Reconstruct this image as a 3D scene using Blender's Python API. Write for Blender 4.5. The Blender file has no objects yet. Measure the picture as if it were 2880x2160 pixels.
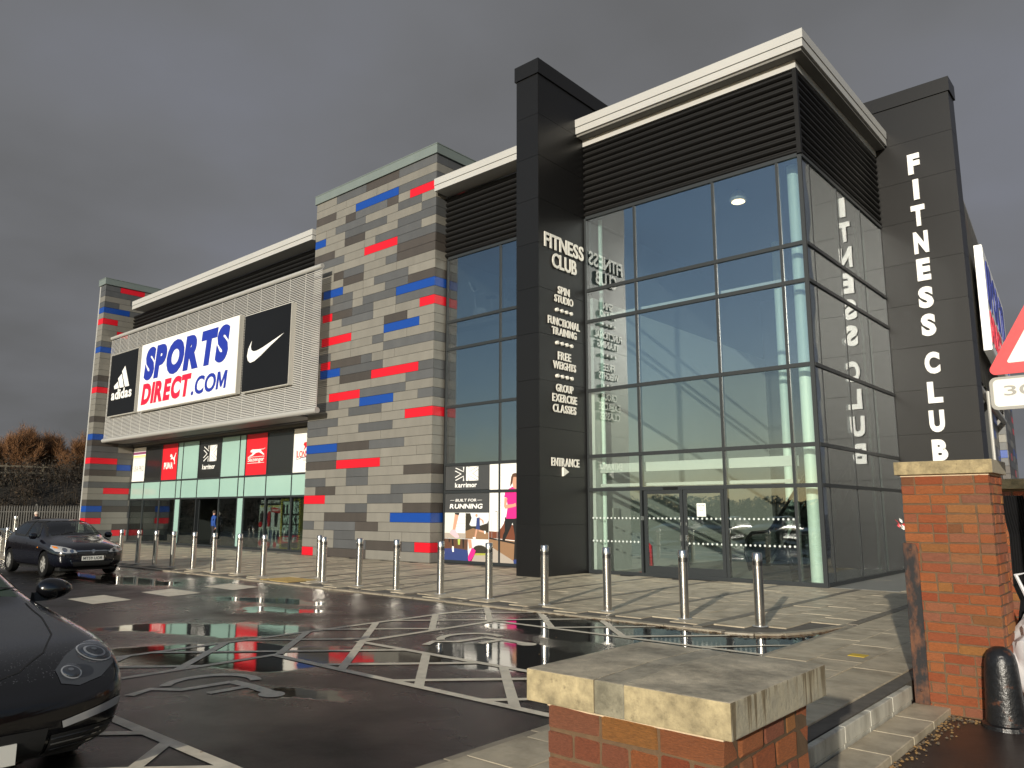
import bpy, bmesh, math, random
from mathutils import Vector, Matrix, noise as mnoise
from mathutils.geometry import tessellate_polygon
random.seed(7)
R = math.radians
SC = bpy.context.scene
COL = SC.collection

# ------------------------------------------------------------------ camera
F_PX, YAW, PITCH, ROLL = 2166.03, 0.717993, 0.164837, 0.0015
CAM_POS = Vector((6.110, -17.322, 1.6))
cam = bpy.data.cameras.new('camera')
cam.sensor_width = 36.0
cam.lens = F_PX / 2880 * 36.0
cam.clip_end = 2000
cam.clip_start = 0.05
cam_ob = bpy.data.objects.new('camera', cam)
COL.objects.link(cam_ob)
_f = Vector((-math.sin(YAW)*math.cos(PITCH), math.cos(YAW)*math.cos(PITCH), math.sin(PITCH)))
_r = Vector((math.cos(YAW), math.sin(YAW), 0)); _u = _r.cross(_f)
_r2 = _r*math.cos(ROLL) + _u*math.sin(ROLL); _u2 = -_r*math.sin(ROLL) + _u*math.cos(ROLL)
cam_ob.matrix_world = Matrix(((_r2.x,_u2.x,-_f.x,CAM_POS.x),(_r2.y,_u2.y,-_f.y,CAM_POS.y),(_r2.z,_u2.z,-_f.z,CAM_POS.z),(0,0,0,1)))
SC.camera = cam_ob
SC.view_settings.view_transform = 'Standard'
SC.view_settings.look = 'None'
SC.view_settings.exposure = 0.0
SC.view_settings.gamma = 1.0
SC.cycles.max_bounces = 8
SC.cycles.transparent_max_bounces = 16
SC.cycles.glossy_bounces = 4
SC.cycles.diffuse_bounces = 3
SC.cycles.caustics_reflective = True
SC.cycles.blur_glossy = 2.5
SC.cycles.sample_clamp_indirect = 20.0
SC.cycles.caustics_refractive = False
SC.cycles.use_denoising = True

# ------------------------------------------------------------------ sun and sky
SUN_AZ = Vector((0.297, -0.955, 0)).normalized()
SUN_EL = R(13.4)
SUN_DIR = Vector((SUN_AZ.x*math.cos(SUN_EL), SUN_AZ.y*math.cos(SUN_EL), math.sin(SUN_EL)))
sl = bpy.data.lights.new('sun', 'SUN'); sl.energy = 5.0; sl.angle = R(0.55); sl.color = (1.0, 0.93, 0.80)
so = bpy.data.objects.new('sun', sl); COL.objects.link(so)
so.rotation_euler = (-SUN_DIR).to_track_quat('-Z', 'Y').to_euler(); so.location = (30, -60, 40)

def build_world():
    w = bpy.data.worlds.new('World'); SC.world = w; w.use_nodes = True
    nt = w.node_tree; nt.nodes.clear(); N = nt.nodes.new; L = nt.links.new
    out = N('ShaderNodeOutputWorld'); bg = N('ShaderNodeBackground')
    sky = N('ShaderNodeTexSky'); sky.sky_type = 'NISHITA'; sky.sun_disc = False
    sky.sun_elevation = SUN_EL; sky.sun_rotation = math.atan2(SUN_AZ.x, SUN_AZ.y)
    sky.air_density = 1.0; sky.dust_density = 0.6; sky.ozone_density = 1.5
    tc = N('ShaderNodeTexCoord'); sep = N('ShaderNodeSeparateXYZ'); L(tc.outputs['Generated'], sep.inputs[0])
    def m(op, a, b=None, c=None):
        n = N('ShaderNodeMath'); n.operation = op
        for i, v in enumerate((a, b, c)):
            if v is None: continue
            if isinstance(v, (int, float)): n.inputs[i].default_value = v
            else: L(v, n.inputs[i])
        return n.outputs[0]
    zz = m('ADD', m('MAXIMUM', sep.outputs['Z'], 0.0), 0.22)
    px = m('DIVIDE', sep.outputs['X'], zz); py = m('DIVIDE', sep.outputs['Y'], zz)
    cmb = N('ShaderNodeCombineXYZ'); L(px, cmb.inputs[0]); L(py, cmb.inputs[1])
    def nz(scale, det, rough, off):
        v = N('ShaderNodeVectorMath'); v.operation = 'ADD'; L(cmb.outputs[0], v.inputs[0]); v.inputs[1].default_value = off
        n = N('ShaderNodeTexNoise'); n.inputs['Scale'].default_value = scale; n.inputs['Detail'].default_value = det
        n.inputs['Roughness'].default_value = rough; L(v.outputs[0], n.inputs['Vector']); return n.outputs['Fac']
    n1 = nz(0.55, 5, 0.52, (3.1, 0.4, 0)); n2 = nz(0.62, 5, 0.5, (5.1, 1.7, 2)); n3 = nz(2.2, 6, 0.55, (1.3, 9.1, 4))
    # the cloud bank lies on the side away from the sun, broken towards it
    away = m('ADD', m('MULTIPLY', sep.outputs['X'], -SUN_AZ.x), m('MULTIPLY', sep.outputs['Y'], -SUN_AZ.y))
    cov = m('ADD', m('MULTIPLY', m('SUBTRACT', n1, 0.5), 2.6), m('MULTIPLY_ADD', away, 1.3, 0.55))
    mr = N('ShaderNodeMapRange'); mr.interpolation_type = 'SMOOTHSTEP'; L(cov, mr.inputs[0]); mr.inputs[1].default_value = 0.0; mr.inputs[2].default_value = 0.75
    cr = N('ShaderNodeValToRGB'); L(m('MULTIPLY_ADD', n3, 0.12, m('MULTIPLY', n2, 0.88)), cr.inputs[0])
    e = cr.color_ramp.elements; e[0].position = 0.36; e[0].color = (0.125, 0.126, 0.128, 1); e[1].position = 0.64; e[1].color = (0.205, 0.215, 0.255, 1)
    x = cr.color_ramp.elements.new(0.5); x.color = (0.170, 0.174, 0.186, 1)
    sm = N('ShaderNodeMix'); sm.data_type = 'RGBA'; sm.blend_type = 'MULTIPLY'; sm.inputs[0].default_value = 1.0
    L(sky.outputs[0], sm.inputs[6]); sm.inputs[7].default_value = (0.11, 0.11, 0.11, 1)
    mx = N('ShaderNodeMix'); mx.data_type = 'RGBA'; L(mr.outputs[0], mx.inputs[0]); L(sm.outputs[2], mx.inputs[6]); L(cr.outputs[0], mx.inputs[7])
    L(mx.outputs[2], bg.inputs[0]); bg.inputs[1].default_value = 1.0; L(bg.outputs[0], out.inputs[0])
build_world()

# ------------------------------------------------------------------ materials
MATS = {}
def srgb(r, g, b):
    f = lambda c: (c/255/12.92) if c/255 <= 0.04045 else ((c/255+0.055)/1.055)**2.4
    return (f(r), f(g), f(b))
def mat(name, col, rough=0.6, metal=0.0, spec=0.5, var=0.0, vscale=3.0, bump=0.0, bscale=40.0, objvar=0.0, coat=0.0, stretch=None, dirt=None, rvar=0.0, emit=None):
    if name in MATS: return MATS[name]
    m = bpy.data.materials.new(name); m.use_nodes = True; nt = m.node_tree; N = nt.nodes.new; L = nt.links.new
    b = nt.nodes['Principled BSDF']; b.inputs['Roughness'].default_value = rough; b.inputs['Metallic'].default_value = metal
    b.inputs['Specular IOR Level'].default_value = spec; b.inputs['Coat Weight'].default_value = coat; b.inputs['Coat Roughness'].default_value = 0.04
    c = (*col, 1); b.inputs['Base Color'].default_value = c; m.diffuse_color = c
    if emit: b.inputs['Emission Color'].default_value = (*emit[0], 1); b.inputs['Emission Strength'].default_value = emit[1]
    cur = None
    if var or bump or dirt or rvar:
        tc = N('ShaderNodeTexCoord'); vec = tc.outputs['Object']
        if objvar:
            oi = N('ShaderNodeObjectInfo'); ad = N('ShaderNodeVectorMath'); ad.operation = 'ADD'
            cx = N('ShaderNodeVectorMath'); cx.operation = 'SCALE'; cx.inputs[0].default_value = (37, 53, 71); L(oi.outputs['Random'], cx.inputs['Scale'])
            L(vec, ad.inputs[0]); L(cx.outputs[0], ad.inputs[1]); vec = ad.outputs[0]
        if stretch:
            mp = N('ShaderNodeMapping'); mp.inputs['Scale'].default_value = stretch; L(vec, mp.inputs[0]); vec = mp.outputs[0]
    def nz(sc, det=6, ro=0.6):
        n = N('ShaderNodeTexNoise'); n.inputs['Scale'].default_value = sc; n.inputs['Detail'].default_value = det; n.inputs['Roughness'].default_value = ro; L(vec, n.inputs['Vector']); return n.outputs['Fac']
    def hsv(src, val):
        h = N('ShaderNodeHueSaturation')
        if src is None: h.inputs['Color'].default_value = c
        else: L(src, h.inputs['Color'])
        L(val, h.inputs['Value']); return h.outputs[0]
    def rng(src, a, bb, lo=0.25, hi=0.75):
        r = N('ShaderNodeMapRange'); L(src, r.inputs[0]); r.inputs[1].default_value = lo; r.inputs[2].default_value = hi; r.inputs[3].default_value = a; r.inputs[4].default_value = bb; return r.outputs[0]
    if var: cur = hsv(cur, rng(nz(vscale), 1-var, 1+var))
    if objvar:
        oi2 = N('ShaderNodeObjectInfo'); cur = hsv(cur, rng(oi2.outputs['Random'], 1-objvar, 1+objvar, 0, 1))
    if dirt:
        dcol, dscale, lo, hi = dirt
        mx = N('ShaderNodeMix'); mx.data_type = 'RGBA'
        L(rng(nz(dscale, 8, 0.65), 0, 1, lo, hi), mx.inputs[0])
        if cur is None: mx.inputs[6].default_value = c
        else: L(cur, mx.inputs[6])
        mx.inputs[7].default_value = (*dcol, 1); cur = mx.outputs[2]
    if cur is not None: L(cur, b.inputs['Base Color'])
    if rvar: L(rng(nz(vscale*1.7), max(0, rough-rvar), min(1, rough+rvar)), b.inputs['Roughness'])
    if bump:
        bp = N('ShaderNodeBump'); bp.inputs['Strength'].default_value = 1.0; bp.inputs['Distance'].default_value = bump; L(nz(bscale, 4, 0.6), bp.inputs['Height']); L(bp.outputs[0], b.inputs['Normal'])
    MATS[name] = m; return m
def glass(name, tint, refl=0.12, rough=0.0, trans=1.0):
    """thin pane: tinted see-through plus a fresnel mirror"""
    if name in MATS: return MATS[name]
    m = bpy.data.materials.new(name); m.use_nodes = True; nt = m.node_tree; nt.nodes.clear(); N = nt.nodes.new; L = nt.links.new
    out = N('ShaderNodeOutputMaterial'); tr = N('ShaderNodeBsdfTransparent'); gl = N('ShaderNodeBsdfGlossy'); mx = N('ShaderNodeMixShader')
    tr.inputs[0].default_value = (*tint, 1); gl.inputs['Roughness'].default_value = rough; gl.inputs[0].default_value = (0.95, 0.97, 1.0, 1)
    lw = N('ShaderNodeLayerWeight'); lw.inputs[0].default_value = 0.35
    tc = N('ShaderNodeTexCoord'); nz = N('ShaderNodeTexNoise'); nz.inputs['Scale'].default_value = 0.9; nz.inputs['Detail'].default_value = 1; L(tc.outputs['Object'], nz.inputs['Vector'])
    bp = N('ShaderNodeBump'); bp.inputs['Distance'].default_value = 0.012; bp.inputs['Strength'].default_value = 0.35; L(nz.outputs['Fac'], bp.inputs['Height']); L(bp.outputs[0], gl.inputs['Normal'])
    ma = N('ShaderNodeMath'); ma.operation = 'MULTIPLY_ADD'; L(lw.outputs['Fresnel'], ma.inputs[0]); ma.inputs[1].default_value = 0.75; ma.inputs[2].default_value = refl
    ma.use_clamp = True
    L(ma.outputs[0], mx.inputs[0]); L(tr.outputs[0], mx.inputs[1]); L(gl.outputs[0], mx.inputs[2]); L(mx.outputs[0], out.inputs[0])
    MATS[name] = m; return m

# ------------------------------------------------------------------ mesh helpers
class MB:
    def __init__(s): s.v = []; s.f = []; s.m = []; s.mats = []
    def mi(s, m):
        if m not in s.mats: s.mats.append(m)
        return s.mats.index(m)
    def add(s, vs, fs, m=None):
        o = len(s.v); s.v += [tuple(v) for v in vs]; k = s.mi(m)
        for f in fs: s.f.append(tuple(i+o for i in f)); s.m.append(k)
        return s
    def box(s, x0, x1, y0, y1, z0, z1, m=None):
        vs = [(x, y, z) for z in (z0, z1) for y in (y0, y1) for x in (x0, x1)]
        return s.add(vs, [(0,2,3,1),(4,5,7,6),(0,1,5,4),(2,6,7,3),(0,4,6,2),(1,3,7,5)], m)
    def prism(s, poly, h0, h1, axis='z', m=None):
        """poly: list of 2-d points; extruded between h0 and h1 along axis. axis y: (x,z) ; axis x: (y,z)"""
        def P(a, b, h): return (a, b, h) if axis == 'z' else ((a, h, b) if axis == 'y' else (h, a, b))
        n = len(poly); vs = [P(a, b, h0) for a, b in poly] + [P(a, b, h1) for a, b in poly]
        t = tessellate_polygon([[Vector((a, b, 0)) for a, b in poly]])
        ar = sum(poly[i][0]*poly[(i+1) % n][1]-poly[(i+1) % n][0]*poly[i][1] for i in range(n))
        fs = [tuple(x) for x in t] + [tuple(i+n for i in reversed(x)) for x in t] + [(i, (i+1) % n, (i+1) % n+n, i+n) for i in range(n)]
        return s.add(vs, fs, m)
    def tube(s, path, r, n=8, m=None, cap=True):
        rs = r if isinstance(r, (list, tuple)) else [r]*len(path)
        path = [Vector(p) for p in path]; vs = []
        for i, p in enumerate(path):
            d = (path[min(i+1, len(path)-1)]-path[max(i-1, 0)]).normalized()
            a = d.cross(Vector((0, 0, 1)) if abs(d.z) < .9 else Vector((1, 0, 0))).normalized(); b = a.cross(d)
            for k in range(n):
                t = 2*math.pi*k/n; vs.append(p+(a*math.cos(t)+b*math.sin(t))*rs[i])
        fs = [(i*n+k, i*n+(k+1) % n, (i+1)*n+(k+1) % n, (i+1)*n+k) for i in range(len(path)-1) for k in range(n)]
        if cap: fs += [tuple(range(n)), tuple(range((len(path)-1)*n+n-1, (len(path)-1)*n-1, -1))]
        return s.add(vs, fs, m)
    def lathe(s, prof, n=20, c=(0, 0, 0), axis='z', m=None, cap=True):
        vs = []; fs = []
        for (r, h) in prof:
            for k in range(n):
                t = 2*math.pi*k/n; a, b = r*math.cos(t), r*math.sin(t)
                p = (a, b, h) if axis == 'z' else ((a, h, b) if axis == 'y' else (h, a, b))
                vs.append((p[0]+c[0], p[1]+c[1], p[2]+c[2]))
        q = len(prof)
        fs = [(i*n+k, i*n+(k+1) % n, (i+1)*n+(k+1) % n, (i+1)*n+k) for i in range(q-1) for k in range(n)]
        if cap: fs += [tuple(range(n)), tuple(range((q-1)*n, q*n))]
        return s.add(vs, fs, m)
    def mesh(s, name, smooth=False, fix=True):
        me = bpy.data.meshes.new(name); me.from_pydata(s.v, [], s.f)
        for m in s.mats:
            if m is not None: me.materials.append(m)
        if len(s.mats) > 1:
            me.polygons.foreach_set('material_index', s.m)
        if fix:
            bm = bmesh.new(); bm.from_mesh(me); bmesh.ops.recalc_face_normals(bm, faces=bm.faces); bm.to_mesh(me); bm.free()
        if smooth: me.polygons.foreach_set('use_smooth', [True]*len(me.polygons))
        me.update(); return me
    def build(s, name, parent=None, loc=(0, 0, 0), smooth=False, fix=True, bevel=0, seg=1):
        me = s.mesh(name, smooth, fix)
        if bevel: bevel_mesh(me, bevel, seg)
        return link(name, me, parent, loc)
def bevel_mesh(me, w, seg=1):
    bm = bmesh.new(); bm.from_mesh(me)
    bmesh.ops.bevel(bm, geom=[e for e in bm.edges if e.is_manifold and e.calc_face_angle(0) > 0.5], offset=w, segments=seg, affect='EDGES', profile=0.6, clamp_overlap=True)
    bm.to_mesh(me); bm.free()
def auto_smooth(me, ang=40):
    me.polygons.foreach_set('use_smooth', [True]*len(me.polygons))
    bm = bmesh.new(); bm.from_mesh(me)
    for e in bm.edges: e.smooth = not (len(e.link_faces) == 2 and e.calc_face_angle(0) > R(ang))
    bm.to_mesh(me); bm.free()
def link(name, me, parent=None, loc=(0, 0, 0), rot=(0, 0, 0)):
    o = bpy.data.objects.new(name, me); COL.objects.link(o); o.location = loc; o.rotation_euler = rot
    if parent is not None: o.parent = parent
    return o
def tag(o, label=None, cat=None, group=None, kind=None):
    if label: o['label'] = label
    if cat: o['category'] = cat
    if group: o['group'] = group
    if kind: o['kind'] = kind
    return o
def thing(name, label, cat, loc=(0, 0, 0), rz=0, group=None):
    o = bpy.data.objects.new(name, None); COL.objects.link(o); o.location = loc; o.rotation_euler = (0, 0, rz)
    o.empty_display_size = 0.2
    return tag(o, label, cat, group)
def box_part(name, dims, m, parent, bevel=0):
    b = MB(); b.box(*dims, m); return b.build(name, parent, bevel=bevel)
def copy_tree(o, parent=None):
    c = o.copy(); COL.objects.link(c); c.parent = parent
    for ch in list(o.children): copy_tree(ch, c)
    return c

# ------------------------------------------------------------------ lettering (built-in font, outlines to mesh)
_GLY = {}
def glyph(ch, bold):
    k = (ch, bold)
    if ch == 'M' and bold > 0.015:      # block M: the font's own outline folds over itself when thickened
        if k not in _GLY:
            P = [(0, 0), (0, .7), (.17, .7), (.335, .28), (.50, .7), (.67, .7), (.67, 0), (.53, 0), (.53, .44), (.39, .08), (.28, .08), (.14, .44), (.14, 0)]; fs = []
            for f in tessellate_polygon([[Vector((a, b, 0)) for a, b in P]]):
                a, b, c = (P[i] for i in f); fs.append(tuple(f) if (b[0]-a[0])*(c[1]-a[1])-(c[0]-a[0])*(b[1]-a[1]) > 0 else tuple(reversed(f)))
            _GLY[k] = ([(a, b, 0) for a, b in P], fs)
        return _GLY[k]
    if k not in _GLY:
        cu = bpy.data.curves.new('g', 'FONT'); cu.body = ch; cu.size = 1.0; cu.offset = bold; cu.resolution_u = 4; cu.extrude = 0; cu.fill_mode = 'FRONT'
        ob = bpy.data.objects.new('g', cu); COL.objects.link(ob)
        dg = bpy.context.evaluated_depsgraph_get(); me = bpy.data.meshes.new_from_object(ob.evaluated_get(dg))
        vs = [tuple(v.co) for v in me.vertices]; fs = [tuple(p.vertices) for p in me.polygons]
        bpy.data.objects.remove(ob); bpy.data.curves.remove(cu); bpy.data.meshes.remove(me)
        _GLY[k] = (vs, fs)
    return _GLY[k]
def layout(text, w, h, bold=0.02, shear=0.0, gap=0.07, cap=None):
    """letters of text filling a w x h box: list of (char, verts2d, faces)"""
    x = 0; out = []
    for ch in text:
        if ch == ' ': x += 0.3; continue
        vs, fs = glyph(ch, bold)
        mn = min(v[0] for v in vs); mx = max(v[0] for v in vs)
        k = 0.5*gap if ch in 'TYV' and out else 0; x -= k
        out.append([ch, [(v[0]-mn+x, v[1]) for v in vs], fs]); x += mx-mn+gap-k
    x -= gap
    y0 = min(v[1] for l in out for v in l[1]); y1 = max(v[1] for l in out for v in l[1])
    for l in out: l[1] = [((v[0]/x)*w + shear*((v[1]-y0)/(y1-y0))*h, (v[1]-y0)/(y1-y0)*h) for v in l[1]]
    return out
def solid(mb, vs2, fs, O, U, V, Nn, d0, d1, m):
    """flat outline vs2/fs -> plate between offsets d0 and d1 along Nn, edges closed"""
    O, U, V, Nn = Vector(O), Vector(U), Vector(V), Vector(Nn)
    n = len(vs2); P = [O+U*a+V*b+Nn*d1 for a, b in vs2] + ([O+U*a+V*b+Nn*d0 for a, b in vs2] if d0 is not None else [])
    F = [tuple(f) for f in fs]
    if d0 is not None:
        ed = {}
        for f in fs:
            for i in range(len(f)):
                a, b = f[i], f[(i+1) % len(f)]; ed[(a, b)] = 1
        F += [tuple(i+n for i in reversed(f)) for f in fs] + [(b, a, a+n, b+n) for (a, b) in ed if (b, a) not in ed]
    mb.add(P, F, m)
def text_parts(text, w, h, O, U, V, Nn, depth, m, parent, name='letter', **kw):
    for ch, vs, fs in layout(text, w, h, **kw):
        b = MB(); solid(b, vs, fs, O, U, V, Nn, 0.0, depth, m); b.build(name, parent, fix=False)
def text_into(mb, text, w, h, O, U, V, Nn, off, m, **kw):
    for ch, vs, fs in layout(text, w, h, **kw): solid(mb, vs, fs, O, U, V, Nn, None, off, m)
def poly_into(mb, pts, O, U, V, Nn, off, m):
    t = tessellate_polygon([[Vector((a, b, 0)) for a, b in pts]])
    O, U, V, Nn = Vector(O), Vector(U), Vector(V), Vector(Nn)
    fs = []
    for f in t:
        a, b, c = (pts[i] for i in f)
        fs.append(f if (b[0]-a[0])*(c[1]-a[1])-(c[0]-a[0])*(b[1]-a[1]) > 0 else tuple(reversed(f)))
    mb.add([O+U*a+V*b+Nn*off for a, b in pts], fs, m)
def ell(cx, cy, rx, ry, n=16, a0=0, a1=360): return [(cx+rx*math.cos(R(a0+(a1-a0)*i/n)), cy+ry*math.sin(R(a0+(a1-a0)*i/n))) for i in range(n if a1-a0 >= 360 else n+1)]
def stroke(pts, w):
    """thick polyline outline in 2-d"""
    L, Rr = [], []
    for i, p in enumerate(pts):
        a = pts[max(i-1, 0)]; b = pts[min(i+1, len(pts)-1)]; dx, dy = b[0]-a[0], b[1]-a[1]; q = math.hypot(dx, dy) or 1
        ww = w[i] if isinstance(w, (list, tuple)) else w
        L.append((p[0]-dy/q*ww/2, p[1]+dx/q*ww/2)); Rr.append((p[0]+dy/q*ww/2, p[1]-dx/q*ww/2))
    return L+Rr[::-1]
X3, Y3, Z3 = Vector((1, 0, 0)), Vector((0, 1, 0)), Vector((0, 0, 1))
# ================================================================== the setting: ground, car park, plaza, steps
ZA = -0.03            # car park surface; the plaza is z = 0, the pavement outside the steps is -0.2
def asphalt(name, puddles, base=(0.0105, 0.0092, 0.0085), dry=0.34):
    m = bpy.data.materials.new(name); m.use_nodes = True; nt = m.node_tree; N = nt.nodes.new; L = nt.links.new
    b = nt.nodes['Principled BSDF']; tc = N('ShaderNodeTexCoord'); P = tc.outputs['Object']
    def nz(sc, det=5, ro=0.6, v=None):
        n = N('ShaderNodeTexNoise'); n.inputs['Scale'].default_value = sc; n.inputs['Detail'].default_value = det; n.inputs['Roughness'].default_value = ro; L(v or P, n.inputs['Vector']); return n
    def mt(op, a, bb=None, c=None):
        n = N('ShaderNodeMath'); n.operation = op
        for i, v in enumerate((a, bb, c)):
            if v is None: continue
            if isinstance(v, (int, float)): n.inputs[i].default_value = v
            else: L(v, n.inputs[i])
        return n.outputs[0]
    wob = N('ShaderNodeVectorMath'); wob.operation = 'MULTIPLY_ADD'; L(nz(0.9, 5).outputs['Color'], wob.inputs[0]); wob.inputs[1].default_value = (1.5, 1.5, 0); L(P, wob.inputs[2])
    sub = N('ShaderNodeVectorMath'); sub.operation = 'SUBTRACT'; L(wob.outputs[0], sub.inputs[0]); sub.inputs[1].default_value = (0.75, 0.75, 0)
    mask = None
    for (cx, cy, rx, ry, ang) in puddles:
        mp = N('ShaderNodeMapping'); mp.vector_type = 'TEXTURE'; mp.inputs['Location'].default_value = (cx, cy, ZA); mp.inputs['Rotation'].default_value = (0, 0, R(ang)); mp.inputs['Scale'].default_value = (rx, ry, 1); L(sub.outputs[0], mp.inputs[0])
        ln = N('ShaderNodeVectorMath'); ln.operation = 'LENGTH'; L(mp.outputs[0], ln.inputs[0])
        d = mt('SUBTRACT', 1.0, ln.outputs['Value']); mask = d if mask is None else mt('MAXIMUM', mask, d)
    big = nz(0.35, 4, 0.55).outputs['Fac']
    gen = mt('MULTIPLY_ADD', big, 3.0, -1.95)
    mask = gen if mask is None else mt('MAXIMUM', mask, gen)
    mr = N('ShaderNodeMapRange'); mr.interpolation_type = 'SMOOTHSTEP'; L(mask, mr.inputs[0]); mr.inputs[1].default_value = -0.12; mr.inputs[2].default_value = 0.16
    wet = mr.outputs[0]
    med = nz(1.6, 5, 0.6).outputs['Fac']
    dp = N('ShaderNodeMapRange'); dp.interpolation_type = 'SMOOTHSTEP'; L(mt('ADD', mask, mt('MULTIPLY_ADD', med, 0.8, -0.4)), dp.inputs[0]); dp.inputs[1].default_value = -1.7; dp.inputs[2].default_value = -0.1
    damp = dp.outputs[0]
    r1 = mt('ADD', mt('MULTIPLY_ADD', med, 0.20, 0.62), mt('MULTIPLY', damp, -0.48))
    rough = mt('ADD', mt('MULTIPLY', r1, mt('SUBTRACT', 1.0, wet)), mt('MULTIPLY', wet, 0.035))
    L(rough, b.inputs['Roughness'])
    cr = N('ShaderNodeMix'); cr.data_type = 'RGBA'; L(nz(7, 6, 0.7).outputs['Fac'], cr.inputs[0]); cr.inputs[6].default_value = (*[c*0.6 for c in base], 1); cr.inputs[7].default_value = (*[c*1.5 for c in base], 1)
    sp = N('ShaderNodeMix'); sp.data_type = 'RGBA'; sr = N('ShaderNodeMapRange'); L(nz(85, 2, 0.5).outputs['Fac'], sr.inputs[0]); sr.inputs[1].default_value = 0.60; sr.inputs[2].default_value = 0.72; sr.inputs[4].default_value = 0.6
    L(sr.outputs[0], sp.inputs[0]); L(cr.outputs[2], sp.inputs[6]); sp.inputs[7].default_value = (0.06, 0.054, 0.048, 1)
    L(sp.outputs[2], b.inputs['Base Color'])
    fine = nz(150, 3, 0.6).outputs['Fac']; rip = nz(14, 3, 0.5).outputs['Fac']
    hgt = mt('ADD', mt('MULTIPLY', fine, mt('MULTIPLY_ADD', wet, -0.00215, 0.0022)), mt('MULTIPLY', rip, mt('MULTIPLY_ADD', wet, -0.0017, 0.0020)))
    bp = N('ShaderNodeBump'); bp.inputs['Strength'].default_value = 1.0; bp.inputs['Distance'].default_value = 1.0; L(hgt, bp.inputs['Height']); L(bp.outputs[0], b.inputs['Normal'])
    L(mt('ADD', mt('MULTIPLY', wet, 0.22), mt('MULTIPLY_ADD', damp, 0.20, 0.12)), b.inputs['Specular IOR Level'])
    return m
PUD = [(-4.5, -11.7, 1.9, 0.62, 35), (-2.45, -12.5, 1.9, 0.78, 30), (-1.3, -11.5, 1.1, 0.6, 20), (-0.05, -10.4, 1.25, 0.85, -10), (0.2, -8.2, 2.6, 0.75, 0),
       (-0.2, -13.1, 0.5, 0.22, 30), (1.7, -7.0, 0.9, 0.8, 0), (-7, -9.2, 1.4, 0.4, 20), (-14, -9.2, 3.0, 0.6, 5), (-5.6, -9.9, 0.9, 0.3, 20), (1.4, -10.2, 0.9, 0.9, 0)]
M_ASPH = asphalt('wet_asphalt', PUD)
M_PAVE2 = asphalt('pavement_asphalt', [(6.0, -12.0, 1.2, 0.8, 0)], base=(0.035, 0.024, 0.020), dry=0.36)
M_BED = mat('paving_bed', (0.10, 0.09, 0.075), 0.85, var=0.3, vscale=8)
M_SLAB = mat('granite_slab', (0.44, 0.38, 0.275), 0.55, var=0.20, vscale=3.5, objvar=0.05, bump=0.0012, bscale=120, dirt=((0.17, 0.135, 0.09), 2.1, 0.45, 0.80), rvar=0.2)
M_SLABF = mat('granite_slab_far', (0.44, 0.38, 0.275), 0.55, var=0.25, vscale=1.1, bump=0.0012, bscale=120, dirt=((0.22, 0.18, 0.13), 0.6, 0.50, 0.85), rvar=0.2)
M_BAND = mat('dark_granite_band', (0.15, 0.13, 0.10), 0.5, var=0.25, vscale=5, bump=0.001, bscale=100, rvar=0.2)
M_KERB = mat('kerb_granite', (0.25, 0.215, 0.16), 0.5, var=0.25, vscale=4, bump=0.0015, bscale=90, objvar=0.1, dirt=((0.06, 0.045, 0.03), 2.5, 0.55, 0.8))
M_BUFF = mat('buff_tactile', (0.36, 0.25, 0.085), 0.7, var=0.2, vscale=9, bump=0.001)
M_PAINT = mat('road_paint', (0.62, 0.565, 0.45), 0.5, var=0.2, vscale=6, dirt=((0.22, 0.20, 0.16), 4.0, 0.58, 0.85), bump=0.001, bscale=120, rvar=0.2)
M_RISER = mat('step_riser', (0.46, 0.44, 0.37), 0.6, var=0.25, vscale=6, dirt=((0.10, 0.085, 0.06), 3.0, 0.5, 0.75), stretch=(1, 1.5, 0.5))
M_GRIT = mat('grit', (0.10, 0.075, 0.05), 0.9)

g = MB(); g.add([(-900, -900, -0.21), (900, -900, -0.21), (900, 900, -0.21), (-900, 900, -0.21)], [(0, 1, 2, 3)], M_PAVE2)
ground = g.build('ground'); tag(ground, 'dark wet tarmac pavement beyond the steps', 'ground', kind='structure')

# car park sheet with its notch beside the rounded plaza corner
KCURVE = [(1.15, -7.25), (1.5, -7.12), (1.78, -6.86), (1.96, -6.45), (2.08, -6.0), (2.2, -5.45)]
cp = [(-75, -70), (2.2, -70), (2.2, -5.45)] + [(x+0.03, y+0.03) for x, y in KCURVE[-2::-1]] + [(1.0, -7.2), (-75, -7.2)]
c = MB(); c.prism(cp, -0.2, ZA, 'z', M_ASPH)
car_park = c.build('car_park'); tag(car_park, 'wet black tarmac car park with puddles', 'car park', kind='structure')

def adj(x, y, k=0.982): return (min(6.11+(x-6.11)*k, 2.16), -17.32+(y+17.32)*k)
def mark(name, pts, m=M_PAINT, dz=0.004):
    pts = [adj(*p) for p in pts]
    b = MB(); poly_into(b, pts, (0, 0, ZA), X3, Y3, Z3, dz, m); return b.build(name, car_park, fix=False)
def seg(name, x0, y0, x1, y1, w, dz=0.004):
    d = Vector((x1-x0, y1-y0)); n = Vector((-d.y, d.x)).normalized()*w/2
    return mark(name, [(x0-n.x, y0-n.y), (x1-n.x, y1-n.y), (x1+n.x, y1+n.y), (x0+n.x, y0+n.y)], dz=dz)
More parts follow.
